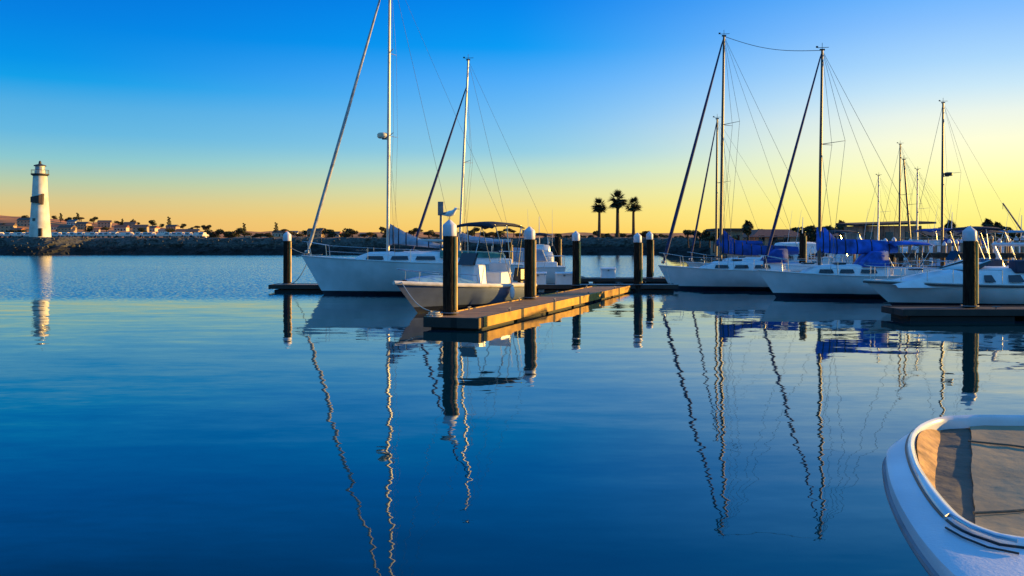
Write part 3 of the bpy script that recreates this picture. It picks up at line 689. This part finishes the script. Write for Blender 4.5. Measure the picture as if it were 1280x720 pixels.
sailboat('white sailboat just right of the twin piles, darker blue sail cover on its boom', (px(823, 48), 48.0), R(-2), 9.6, 3.0, 1.32, 1.15, 3.35, 13.8, rake=.2, mm=M_mast_backlit, mr=.115,
    boomz=2.2, boom_len=4.2, cov=[(-.05,3.25,2.05),(.25,3.22,2.0),(.75,2.75,1.95),(1.4,2.5,1.9),(2.2,2.42,1.9),(3.2,2.42,1.92),(4.2,2.35,1.95)], covm=M_blued, furl=M_furlb, fr_=.095,
    spread=((.62,.9),), sag=.14, srake=.9, dodger=(5.6,1.7,.75), sweep=.8, group=GB)
sailboat('nearer white sailboat in the right centre, bright royal blue sail cover', (px(947, 41.2), 41.2), R(-1.5), 8.6, 2.9, 1.28, 1.1, 2.85, 11.55, rake=.15, mm=M_mast_backlit, mr=.1,
    boomz=2.35, boom_len=3.6, cov=[(-.1,3.3,2.2),(.3,3.25,2.1),(.8,2.75,2.05),(1.4,2.72,2.05),(2.4,2.7,2.05),(3.6,2.6,2.1)], covm=M_blue, furl=M_furlb, fr_=.07,
    spread=((.58,.9),), sag=.14, srake=1.1, dodger=(4.6,1.6,.75), bim=(6.0,7.8,2.6,M_blue), sweep=.9, group=GB)
# distant sailboats
farb = [
 ('sailboat whose plain dark mast stands just left of the blue-covered sailboat mast', 858, 60, 8.4, 1.25, 2.0, 11.0, M_mast_backlit, M_blued, None, R(-3)),
 ('sailboat with the tall thin mast and radar at the far right', 1129, 58, 9.2, 1.3, 2.6, 11.8, M_mast_backlit, M_blued, None, R(2)),
 ('distant sailboat with the short pale mast above the brown shed', 1068, 84, 8.4, 1.3, 2.3, 9.0, M_alu, M_grey, None, R(3)),
 ('distant sailboat with the taller dark mast above the brown shed', 1091, 78, 8.8, 1.3, 2.3, 11.3, M_mast_backlit, M_grey, None, R(-3)),
 ('distant sailboat with the grey mast between the shed and the tall right mast', 1117, 82, 8.4, 1.3, 2.2, 9.4, M_alu, M_grey, None, R(2)),
 ('distant sailboat with a strongly raked thin dark mast', 1107, 70, 7.5, 1.2, 2.1, 9.2, M_mast_backlit, M_grey, None, R(0)),
]
for i, (lab, bx, d, L_, zb, mx, top, mm, cm, fu, rz) in enumerate(farb):
    rk = {5: -.65}.get(i, .08)
    def exr(r_, sh, bz, mp_):
        c = mp_(7.1); MB().lathe([(.2,-.1),(.26,-.04),(.26,.08),(.18,.13)], (c.x+.4, 0, c.z), 12).build('radar_dome', M_black, r_); MB().box((c.x+.2,0,c.z-.13),(.4,.08,.04)).build('radar_bracket', M_iron, r_)
    sailboat(lab, (px(bx, d), d), rz, L_, 2.8, zb, 1.1, mx, top, rake=rk, mm=mm, mr=.11, boomz=2.5, boom_len=3.2, cov=[(0,2.9,2.4),(1.5,2.75,2.4),(3.1,2.7,2.45)], covm=cm,
        furl=M_furlb if i in (0,) else None, spread=((.56,.85),), far=True, wr=.006, group=GB, extra=exr if i == 1 else None, sweep=.9)
# triatic line strung between the two blue-covered boats' mastheads
tri = MB(); a = Vector((px(823,48)+3.35+.2, 48-.12, 13.8)); b = Vector((px(947,41.2)+2.85+.15, 41.2-.08, 11.55))
tri.tube([a.lerp(b, k/16)+Vector((0,0,-.5*math.sin(math.pi*k/16)*.6)) for k in range(17)], .016, 6)
tag(tri.build('masthead_line', M_wire), 'thin line strung between the two tallest right-hand mastheads', 'line')

# small motorboat alongside the finger dock
mo = thing('motorboat', 'small grey-hulled motorboat with dark bimini beside the finger dock', 'motorboat', (-4.15, 31.0, 0), R(51))
M_ghull = mat('grey_hull_paint', (.13,.165,.25), .3, var=.06, coat=.3)
sh = hull(mo, 6.9, 2.2, 1.17, .88, .05, 1.5, M_ghull, M_boot, flare=.9, fine=.3, transom=.9)
rs = MB()
for s in (-1, 1): rs.tube([(x, s*(y+.02), z-.05) for x, y, z in sh], .06, 8)
rs.build('rub_rail', mat('cream_rub_rail', (.6,.56,.5), .5), mo)
cc = MB().box((4.2,0,1.25),(.8,.75,.9), taper=.12).build('console', M_cabin, mo, bevel=.05)
MB().prism([(3.85,-.4,1.68),(3.7,-.42,1.7),(4.0,-.38,2.15),(4.05,-.38,2.13)], (0,.8,0)).build('windscreen', M_glassd, mo)
MB().tube([(4.65,.2*math.cos(a*math.pi/8),1.5+.2*math.sin(a*math.pi/8)) for a in range(17)], .018, 6).build('steering_wheel', M_black, mo)
MB().box((5.5,0,1.15),(.6,1.1,.5)).box((5.8,0,1.5),(.12,1.1,.5)).build('helm_seat', M_cabin, mo, bevel=.05)
om = MB().box((7.1,0,1.25),(.5,.42,.55), taper=.2).build('outboard_motor', M_black, mo, bevel=.07)
MB().box((7.15,0,.5),(.22,.16,1.1)).build('outboard_leg', M_black, om, bevel=.03)
MB().grid([[(x, y*1.05, z-.12*abs(y)**2.5) for y in (-1,-.7,-.3,0,.3,.7,1)] for x, z in ((4.1,3.22),(4.3,3.32),(5.0,3.37),(5.8,3.34),(6.1,3.24))]).build('bimini', M_navy, mo, solid=.05)
rail(mo, [[(xx, s*1.03, 3.22), (5.2, s*1.12, .95)] for xx in (4.3, 5.0, 5.9) for s in (-1, 1)]+[[(6.8, s*1.1, .95), (5.9, s*1.03, 3.22)] for s in (-1,1)]+[[(xx,-1.03,3.22),(xx,1.03,3.22)] for xx in (4.3,5.0,5.9)], 'bimini_frame', .018)
def spm(x, s, h): y, z = at_sheer(sh, x); return (x, s*y*.93, z+h)
rail(mo, [[spm(3.4,-1,0), spm(3.3,-1,.35), spm(2,-1,.4), spm(.9,-1,.42), (.15,0,1.62), spm(.9,1,.42), spm(2,1,.4), spm(3.3,1,.35), spm(3.4,1,0)]]+[[spm(x,s,0), spm(x,s,.4)] for x in (.9,2.0) for s in (-1,1)], 'bow_rail', .016)
MB().grid([[(x, y*f*.9, z+.03+.28*(1-f*f)*k) for f in (-1,-.6,-.2,.2,.6,1)] for (x, y, z), k in [((sx, at_sheer(sh,sx)[0], at_sheer(sh,sx)[1]), kk) for sx, kk in ((.5,.2),(1.2,.7),(2.0,1),(2.8,1),(3.5,.6))]]).build('bow_cover', mat('sky_blue_tarp', (.12,.3,.5), .7, var=.15, bump=.03, bscale=3), mo)
for k in range(3): MB().tube([(6.3+.0, -.5+.5*k, 1.2),(6.6,-.5+.5*k,2.7)], [.016,.006], 5).build('fishing_rod', M_black, mo)
for s in (-1,1): MB().ell((5.0, s*1.3, .62), (.1,.1,.26)).build('fender', M_cabin, mo)
for (x_, y_, rz_, lb) in ((px(1150,54.6), 54.6, R(20), 'small open motorboat close behind the pier, left of the nearest pile'), (px(1222,55.2), 55.2, R(-15), 'small open motorboat close behind the pier, right of the nearest pile'), (px(955,55), 55.0, R(12), 'small open motorboat moored behind the two blue-covered sailboats'), (px(1097,44.2), 44.2, R(3), 'small open motorboat with dark bimini behind the large low cruiser'), (px(1268,44.0), 44.0, R(-3), 'small open motorboat with dark bimini at the far right edge')):
    o = dup(mo, (x_, y_, 0), rz_, lb); o['group'] = 'small open motorboats'; mo['group'] = 'small open motorboats'
cool = thing('cooler_box', 'orange-lit cooler box standing in the small motorboat stern', 'cooler', (-.35, 35.6, .93), R(51))
MB().box((0,0,.18),(.6,.38,.36), taper=.05).build('body', mat('pale_orange_plastic', (.55,.3,.12), .5), cool, bevel=.03); MB().box((0,0,.39),(.62,.4,.07)).build('lid', M_cabin, cool, bevel=.02)

# cruisers
def cruiser(label, bow, rz, L_, B, zb, zs, kind='express', group=None, name='motor_cruiser', mt=M_cabin, can=None):
    r_ = thing(name, label, 'motor cruiser', (bow[0], bow[1], 0), rz, group)
    sh = hull(r_, L_, B, zb, zs, .05, 1.6, flare=.9, fine=.25, transom=.92)
    bz = at_sheer(sh, L_*.4)[1]
    rs = MB()
    for s in (-1, 1): rs.tube([(x, s*(y+.02), z-.06) for x, y, z in sh], .045, 6)
    rs.build('rub_rail', M_rubber, r_)
    if kind == 'express':
        c = cabin_box(r_, L_*.1, L_*.98, B*.86, bz-.05, .62, slope0=L_*.34, tw=.72, win=[(L_*.47, L_*.52), (L_*.58, L_*.65)])
        w_ = B*.6
        MB().prism([(L_*.4,-w_/2,bz+.52),(L_*.53,-w_/2*.85,bz+.88),(L_*.545,-w_/2*.85,bz+.88),(L_*.47,-w_/2,bz+.52)], (0,w_,0)).build('windscreen', M_glassd, r_)
        rail(r_, [[(L_*.53,-w_*.42,bz+.88),(L_*.53,w_*.42,bz+.88)]]+[[(L_*.4+L_*.13*k,s*w_*(.5-.07*k),bz+.54+.36*k) for k in (0,1)] for s in (-1,1)], 'windscreen_frame', .022)
        ar = MB(); 
        for s in (-1,1): ar.tube([(L_*.74,s*B*.4,bz+.5),(L_*.68,s*B*.36,bz+1.5)], [.09,.06], 8)
        ar.tube([(L_*.68,-B*.36,bz+1.5),(L_*.68,B*.36,bz+1.5)], .07, 8); ar.build('radar_arch', M_cabin, r_)
        [MB().box((L_*.66,s*B*.3,bz+.66),(.7,.5,.5)).build('helm_seat', mat('navy_vinyl', (.02,.03,.07), .5), r_, bevel=.06) for s in (-1,1)]
        for hx in (.24, .33): MB().box((L_*hx, 0, bz+.52+(hx-.24)*1.2), (.42,.42,.06)).build('hatch', M_glassd, r_, bevel=.02)
    else:
        cabin_box(r_, L_*.22, L_*.86, B*.72, bz, 1.05, slope0=.3, tw=.97, win=[(L_*.28+k*L_*.11, L_*.28+k*L_*.11+L_*.075) for k in range(5)])
        f = cabin_box(r_, L_*.34, L_*.72, B*.6, bz+1.08, .38, slope0=.3, tw=.97, name='flybridge')
        if can:
            MB().grid([[(x, y*B*.34, bz+2.25-.13*abs(y)**2.5-k) for y in (-1,-.5,0,.5,1)] for x, k in ((L_*.36,.1),(L_*.42,0),(L_*.55,-.03),(L_*.7,0),(L_*.76,.12))]).build('bimini', can, r_, solid=.04)
            rail(r_, [[(L_*q, s*B*.34, bz+2.15),(L_*.55, s*B*.3, bz+1.4)] for q in (.38,.55,.74) for s in (-1,1)]+[[(L_*q,-B*.34,bz+2.15),(L_*q,B*.34,bz+2.15)] for q in (.38,.55,.74)], 'bimini_frame', .02)
        MB().tube([(L_*.6,0,bz+1.4),(L_*.61,0,bz+3.4)], [.04,.02], 8).build('signal_mast', M_cabin, r_)
        for s in (-1,1): MB().tube([(L_*.5,s*.8,bz+1.4),(L_*.55,s*.85,bz+3.9)], [.014,.006], 5).build('antenna', M_cabin, r_)
    def q_(x, s, h): y, z = at_sheer(sh, x); return (x, s*y*.94, z+h)
    xs2 = [L_*(.04+.1*k) for k in range(6)]
    rail(r_, [[q_(x,s,.55) for x in xs2] for s in (-1,1)]+[[q_(x,s,0), q_(x,s,.55)] for x in xs2 for s in (-1,1)]+[[q_(xs2[0],-1,.55),(.0,0,zb+.6),q_(xs2[0],1,.55)]], 'bow_rail', .014)
    return r_
cruiser('large low white cruiser nearest behind the low dark right-hand dock', (px(1080, 34.5), 34.5), R(2), 8.6, 3.2, 1.08, .95, 'express')
cruiser('second low white cruiser just beyond the nearest one at the right edge', (px(1215, 39.5), 39.5), R(-2), 9.5, 3.3, 1.3, 1.0, 'express')
cruiser('white flybridge cruiser with dark blue bimini behind the pier rail', (px(1098, 60), 60.5), R(4), 9.0, 3.2, 1.5, 1.1, 'fly', 'cruisers behind the pier', can=M_blued)
cruiser('cruiser with light blue bimini rising behind the nearest right-hand pile', (px(1188, 64), 64), R(-4), 8.2, 3.0, 1.4, 1.0, 'fly', 'cruisers behind the pier', can=mat('light_blue_canvas', (.1,.3,.5), .7))
cruiser('white cruiser farthest right behind the pier, without a bimini', (px(1238, 70), 70), R(3), 9.5, 3.2, 1.5, 1.1, 'fly', 'cruisers behind the pier')
cruiser('small white fishing cruiser with dark bimini behind the farther pale dock', (px(684, 57), 56.9), R(97), 5.6, 1.9, 1.1, .9, 'fly', 'cruisers behind the pier', can=M_navy)
cruiser('white cruiser between the two blue-covered sailboats, farther back', (px(925, 66), 66), R(5), 8.0, 2.8, 1.3, 1.0, 'fly', 'cruisers behind the pier')
cruiser('white cruiser without a bimini behind the nearer blue-covered sailboat', (px(1015, 62), 62), R(-6), 7.4, 2.8, 1.3, 1.0, 'fly', 'cruisers behind the pier')

# ------------------------------------------------------------ pier, piles, sheds on the right
M_wood = mat('sunbleached_timber', (.36,.25,.17), .85, var=.3, scale=3, stretch=(4,4,.5)); M_woodd = mat('dark_pier_timber', (.04,.03,.025), .85, var=.3)
pr = thing('pier', 'dark timber pier on piles crossing behind the right-hand boats', 'pier', (px(1112, 51.5), 51.5, 0))
PL = 16.0
MB().box((PL/2,0,1.93),(PL,1.6,.1)).build('deck', M_woodd, pr, smooth=False); MB().box((PL/2,-.82,1.84),(PL,.1,.26)).build('edge_beam', M_woodd, pr, smooth=False)
for k in range(11):
    for s in (-.6,.6): MB().tube([(.4+k*1.5, s, -.5),(.4+k*1.5, s, 1.9)], .13, 10).build('piling', M_wood if k % 3 else M_woodd, pr)
rl = MB()
for k in range(11): rl.tube([(.4+k*1.5,-.75,1.9),(.4+k*1.5,-.75,2.85)], .035, 6)
rl.tube([(.2,-.75,2.85),(PL,-.75,2.85)], .03, 6); rl.tube([(.2,-.75,2.4),(PL,-.75,2.4)], .02, 6); rl.build('railing', M_wood, pr)
GS = 'slender slip posts behind the pier'
sp0 = None
for k in range(26):
    x = 1066+k*8.6+rnd.uniform(-2.5,2.5); d = rnd.uniform(54.5, 57.2)
    if sp0 is None:
        sp0 = thing('slip_post', 'sunlit slender timber post standing in the water behind the pier', 'post', (0,0,0), 0, GS)
        MB().tube([(0,0,-.5),(.01,0,1),(0,0,2.6)], [.13,.125,.12], 10).build('shaft', M_wood, sp0); MB().lathe([(.14,2.55),(.14,2.66),(.03,2.8)], n=10).build('cap', M_cap, sp0); o = sp0
    else: o = dup(sp0)
    o.location = (px(x, d), d, rnd.uniform(-.5,.3)); o.rotation_euler = (rnd.uniform(-.02,.02), rnd.uniform(-.03,.03), rnd.uniform(0,6))
sh_ = thing('boathouse', 'brown boarded boathouse with dark overhanging roof on stilts at right', 'boathouse', (px(1072, 92), 92, 0))
MB().box((3.4,2,3.3),(6.6,4,2.2)).build('wall', M_shed, sh_, smooth=False)
MB().prism([(-.6,-.9,4.35),(-.6,4.6,4.6),(-.6,4.6,4.8),(-.6,-.9,4.55)], (8.4,0,.25)).build('roof', M_woodd, sh_, smooth=False)
for k in range(5):
    for yy2 in (.2, 3.8): MB().tube([(.2+k*1.6, yy2, -.5),(.2+k*1.6, yy2, 2.4)], .15, 8).build('stilt', M_wood, sh_)
for k in range(3): MB().box((1.2+k*2.1,-.04,3.3),(.8,.1,.9)).build('window', M_glassd, sh_)
# low right shore with buildings and trees
P = [[(X, 118+3*nz(X,0,.05), -.5), (X, 121+3*nz(X,0,.05), 1.5), (X+7, 150, 1.8), (X+23, 215, 3.4)] for X in range(29, 320, 5)]
MB().grid(P).build('harbour_shore', M_land)['kind'] = 'structure'
def shorehouse(label, x, d, w, dd, h, wi, ri, flat=False, z=1.6):
    r_ = thing('harbour_building', label, 'building', (px(x, d), d, z), 0, 'buildings along the right shore')
    MB().box((w/2,dd/2,h/2-.4),(w,dd,h+.8)).build('wall', WALLS[wi], r_, smooth=False)
    if flat: MB().box((w/2,dd/2,h+.15),(w+1.2,dd+1.2,.3)).build('roof', ROOFS[ri], r_, smooth=False)
    else: MB().prism([(-.6,-.6,h),(w+.6,-.6,h),(w*.8,dd/2,h+1.3),(w*.2,dd/2,h+1.3)], (0,dd+.6,0)).build('roof', ROOFS[ri], r_, smooth=False)
    n = max(2, int(w/1.8))
    for k in range(n): MB().box((w*(k+.5)/n,-.03,1.5),(.9,.1,1.5)).build('window', M_glassd, r_)
    MB().box((w*.5,-.04,h*.3),(.9,.12,2)).build('door', M_lbrown, r_); return r_
shorehouse('brown flat-roofed building behind the darker blue sail cover', 899, 135, 3.6, 6, 3.0, 1, 1, True)
shorehouse('low tan building seen between the two blue-covered boats', 944, 140, 8, 7, 2.0, 1, 0)
shorehouse('cream building with red tiled roof behind the royal blue cover', 1030, 150, 9, 7, 2.0, 0, 0)
shorehouse('long tan building behind the tall thin right-hand mast', 1150, 145, 12, 7, 2.2, 1, 1)
shorehouse('white harbour building at the far right edge', 1232, 140, 10, 7, 2.0, 2, 0, True)
k_ = 0
for x in range(862, 1300, 11):
    d = rnd.choice((128, 160, 175)); k = rnd.choice((0, 1, 0)); o = dup(tp[k]); s = rnd.uniform(.45, .8)
    o.location = (px(x+rnd.uniform(-4,4), d), d, 1.5 if d < 150 else 2.2); o.scale = (s, s, s); o.rotation_euler = (0,0,rnd.uniform(0,6))
    o['label'] = ktx[k]+next(w for lim, w in ((898,' on the shore left of the darker blue sail cover'),(945,' right behind the darker blue sail cover'),(1000,' between the two blue-covered sailboats'),(1070,' behind the royal blue sail cover'),(1150,' behind the brown boathouse'),(1205,' behind the tall thin right-hand mast'),(1400,' right of the nearest right-hand pile')) if x < lim)
    o['group'] = 'trees on the right shore'
G2 = 'small palms on the right shore'
p2 = palm_proto(4.6, 'short palm behind the darker blue sail cover', G2, .16, 30, 1.1)
for i, (x, y, lab) in enumerate(((935,281,None),(1052,281,'short palm between the royal blue cover and the boathouse'),(1188,281,'short palm right of the tall thin mast'),(1235,279,'short palm right of the nearest right-hand pile'),(1247,283,'small palm near the right edge of the shore'))):
    d = 132; o = p2 if i == 0 else dup(p2, label=lab); o.location = (px(x,d), d, pz(y,d)-4.6)
cr_ = thing('loading_crane', 'thin slanted crane boom rising at the far right', 'crane', (px(1280, 125), 125, 1.5))
MB().tube([(0,0,0),(0,0,2.5)], .25, 10).build('base', M_iron, cr_); MB().tube([(0,0,2.5),(-3.0,0,6.8)], [.14,.1], 8).build('boom', M_iron, cr_); MB().tube([(-3.0,0,6.8),(-3.0,0,5.9)], .03, 6).build('hook_line', M_wire, cr_)

# ------------------------------------------------------------ foreground boat, lower right
ZD = 1.2
def Q(x, y, z=ZD): d = (CAMZ-ZD)*F/(y-HZ); return ((x-640)/F*d, d, z)
def smoothc(pts, n=6):
    o = []; P_ = [Vector(p) for p in pts]
    for i in range(len(P_)-1):
        a, b, c, d = P_[max(i-1,0)], P_[i], P_[i+1], P_[min(i+2, len(P_)-1)]
        for k in range(n):
            t_ = k/n; o.append(.5*((2*b)+(c-a)*t_+(2*a-5*b+4*c-d)*t_*t_+(3*b-a-3*c+d)*t_**3))
    o.append(P_[-1]); return o
# each curve runs from the far right end anticlockwise round the bow to the near right end
outer = smoothc([Vector((9.6,5.6,ZD)), Vector((7.6,6.3,ZD)), Vector((5.6,6.52,ZD))]+[Vector(Q(*q)) for q in ((1262,522),(1205,522.5),(1168,526),(1135,542),(1112,557),(1107,568),(1109,588),(1114,607),(1124,630),(1139,656),(1155,679),(1172,700),(1191,720))]+[Vector((1.68,3.0,ZD)), Vector((1.9,2.4,ZD)), Vector((2.8,1.75,ZD)), Vector((4.6,1.5,ZD)), Vector((7.6,1.8,ZD)), Vector((10,2.4,ZD))])
ringo = smoothc([Vector((9.2,5.4,ZD)), Vector((7.4,6.12,ZD)), Vector((5.5,6.38,ZD))]+[Vector(Q(*q)) for q in ((1262,524.5),(1200,525),(1172,527.5),(1143,539.5),(1132.5,558),(1136,582),(1147,607),(1162,631),(1181,653),(1202,668),(1233,680),(1280,690))]+[Vector((3.2,3.3,ZD)), Vector((4.6,3.0,ZD)), Vector((7.4,3.0,ZD)), Vector((9.4,3.2,ZD))])
ringi = smoothc([Vector((9,5.3,ZD)), Vector((7.3,6.03,ZD)), Vector((5.4,6.3,ZD))]+[Vector(Q(*q)) for q in ((1262,526.5),(1205,527),(1175,529.5),(1153,541),(1146,560),(1151,583),(1163,603),(1181,626),(1202,648),(1221,660.5),(1245,669.5),(1282,677))]+[Vector((3.25,3.5,ZD)), Vector((4.6,3.2,ZD)), Vector((7.3,3.15,ZD)), Vector((9,3.35,ZD))])
def resample(c, n):
    L_ = [0]
    for a, b in zip(c, c[1:]): L_.append(L_[-1]+(b-a).length)
    o = []
    j = 0
    for i in range(n):
        s = L_[-1]*i/(n-1)
        while j < len(L_)-2 and L_[j+1] < s: j += 1
        o.append(c[j].lerp(c[j+1], (s-L_[j])/max(1e-9, L_[j+1]-L_[j])))
    return o
NO = 120
# match ring samples to the outline by nearest normalised length per segment
CP = Vector((4.3, 4.75, ZD))
def polar(c, n, a0, a1):
    o = []
    for i in range(n):
        a = a0+(a1-a0)*i/(n-1); d = Vector((math.cos(a), math.sin(a))); best = None
        for p_, q_ in zip(c, c[1:]):
            e = q_-p_; w = p_-CP; den = d.x*e.y-d.y*e.x
            if abs(den) < 1e-9: continue
            t_ = (w.x*e.y-w.y*e.x)/den; u = (w.x*d.y-w.y*d.x)/den
            if t_ > 0 and -1e-6 <= u <= 1+1e-6 and (best is None or t_ < best): best = t_
        o.append(Vector((CP.x+d.x*best, CP.y+d.y*best, ZD)))
    return o
NO = 200; A0, A1 = R(24), R(333)
outer_r, ringo_r, ringi_r = [polar(c, NO, A0, A1) for c in (outer, ringo, ringi)]
fbt = thing('foreground_motorboat', 'pale boat with rounded bow and tan cockpit cover in the lower right corner', 'motorboat', (4.6, 4.0, 0))
O = Vector((4.6, 4.0, 0))
M_fg = mat('foreground_gelcoat', (.74,.73,.76), .45, var=.06, scale=1.3, dark=(.62,.62,.66), bump=.002, bscale=60, coat=.15)
M_fgrail = mat('foreground_coaming_gelcoat', (.7,.71,.74), .25, var=.05, scale=4, coat=.4)
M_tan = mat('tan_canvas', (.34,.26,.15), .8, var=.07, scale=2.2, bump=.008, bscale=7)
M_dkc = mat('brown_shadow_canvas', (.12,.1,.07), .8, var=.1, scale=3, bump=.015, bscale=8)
M_orc = mat('sunlit_tan_canvas', (.5,.27,.09), .75, var=.25, scale=6, bump=.02, bscale=10)  # tan canvas with the orange of the low sun worked into its colour
sec = []
for i in range(NO):
    a, b = outer_r[i], ringo_r[i]
    sec.append([tuple(a+Vector((0,0,-.09))-O), tuple(a+Vector((0,0,-.035))-O), tuple(a.lerp(b,.04)+Vector((0,0,-.005))-O)]+[tuple(a.lerp(b,f)+Vector((0,0,.012*math.sin(math.pi*f*.5)))-O) for f in (.15,.35,.6,.85,1)])
MB().grid(sec).build('side_deck', M_fg, fbt)
# hull under the deck, strongly flared
cen = Vector((5.9, 4.0, 0)); hs_ = []
for i in range(NO):
    a = outer_r[i]; row = []
    for f in (0, .15, .35, .6, .85, 1):
        k = 1-.62*f**.75; q = cen+(Vector((a.x, a.y, 0))-cen)*k; row.append((q.x-O.x, q.y-O.y, ZD-.09-f*(ZD+.25)))
    hs_.append(row)
MB().grid(hs_).build('hull', M_hull, fbt)
MB().tube([a+Vector((0,0,-.075))-O for a in outer_r], .02, 8).build('rub_strip', mat('grey_rub_strip', (.22,.22,.25), .6), fbt)
# coaming: rounded raised rim
sec = []
for i in range(NO):
    a = ringo_r[i]; b = ringi_r[i]; row = []
    for f, h in ((0,.012),(.02,.01),(.08,.012),(.1,.02),(.22,.034),(.45,.04),(.68,.034),(.85,.02),(.93,.0),(1,-.05)): row.append(tuple(a.lerp(b, f)+Vector((0,0,h))-O))
    sec.append(row)
MB().grid(sec).build('coaming', M_fgrail, fbt)
MB().tube([(a.lerp(b,.05))+Vector((0,0,.014))-O for a, b in zip(ringo_r, ringi_r)], .008, 6).build('coaming_seam', M_black, fbt)
# cover panels: their seams run at a slant across the cockpit (u = sheared width coordinate)
SH = .51
ring_u = [(q.x-SH*(q.y-4.09), q.y) for q in ringi_r]
def wig(y, k): return .018*noise.noise(Vector((y*2.2, k, 1)))+.006*noise.noise(Vector((y*9, k, 4)))
def panel(name, ua, ub, m, nx, za, zb, ny=40, ka=0, kb=0):
    rows_ = []
    for i in range(nx+1):
        f = i/nx; u = ua+(ub-ua)*f
        ys = []
        for a, b in zip(ring_u, ring_u[1:]):
            if (a[0]-u)*(b[0]-u) <= 0 and abs(a[0]-b[0]) > 1e-7: ys.append(a[1]+(b[1]-a[1])*(u-a[0])/(b[0]-a[0]))
        if len(ys) < 2: continue
        lo, hi = min(ys), max(ys); r_ = []
        for j in range(ny+1):
            y = lo+(hi-lo)*j/ny; w = (wig(y, ka)*(1-f) if ka else 0)+(wig(y, kb)*f if kb else 0)
            uu = u+w; z = ZD+za+(zb-za)*f+.012*noise.noise(Vector((uu*2.5, y*1.3, 3)))+.005*noise.noise(Vector((uu*9, y*4, 5)))
            r_.append((uu+SH*(y-4.09)-O.x, y-O.y, z))
        rows_.append(r_)
    return MB().grid(rows_).build(name, m, fbt)
umin = min(u for u, y in ring_u)
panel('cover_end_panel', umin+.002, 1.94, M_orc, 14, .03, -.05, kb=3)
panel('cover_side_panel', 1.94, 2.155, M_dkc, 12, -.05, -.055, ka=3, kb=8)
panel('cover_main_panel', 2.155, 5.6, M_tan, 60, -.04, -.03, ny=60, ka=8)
# seams on the main panel and a grab rail on the side deck
for q in (((1210,546),(1240,549),(1262,551),(1300,556)), ((1217,634),(1240,633),(1262,632),(1300,629))):
    MB().tube([Vector(Q(*a, ZD-.028))-O for a in q], .007, 6).build('cover_seam', M_dkc, fbt)
MB().tube([Vector(Q(*a, ZD+.05))-O for a in ((1181,661),(1187,657),(1216,674),(1245,685),(1272,691))], .009, 8).build('grab_rail', M_steel, fbt)
MB().tube([Vector(Q(*a, ZD+.02))-O for a in ((1182,665),(1203,677),(1235,690),(1274,698))], .005, 6).build('rail_track', M_black, fbt)

GM = 'mooring lines'
def mline(label, a, b, sag=.25, r_=.018):
    a = Vector(a); b = Vector(b)
    tag(MB().tube([a.lerp(b, k/14)+Vector((0,0,-sag*math.sin(math.pi*k/14))) for k in range(15)], r_, 6).build('mooring_line', mat('pale_rope', (.5,.46,.38), .9)), label, 'rope', GM)
mline('pale mooring line from the far left pile to the large sailboat bow', (p359.location.x+.2, 46.2, 2.3), (s1b[0]+.9, s1b[1]+.5, 1.98), .15)
mline('pale mooring line from the walkway up to the large sailboat bow', (p359.location.x+.4, 45.4, .42), (s1b[0]+.4, s1b[1]+.1, 1.95), .3)
mline('mooring line from the finger dock to the small motorboat bow', (-2.3, 26.4, .45), (-3.9, 31.1, 1.15), .25)
mline('mooring line from the walkway end to the middle sailboat bow', (8.2, 45.4, .42), (px(823,48)+.4, 47.9, 1.35), .15)
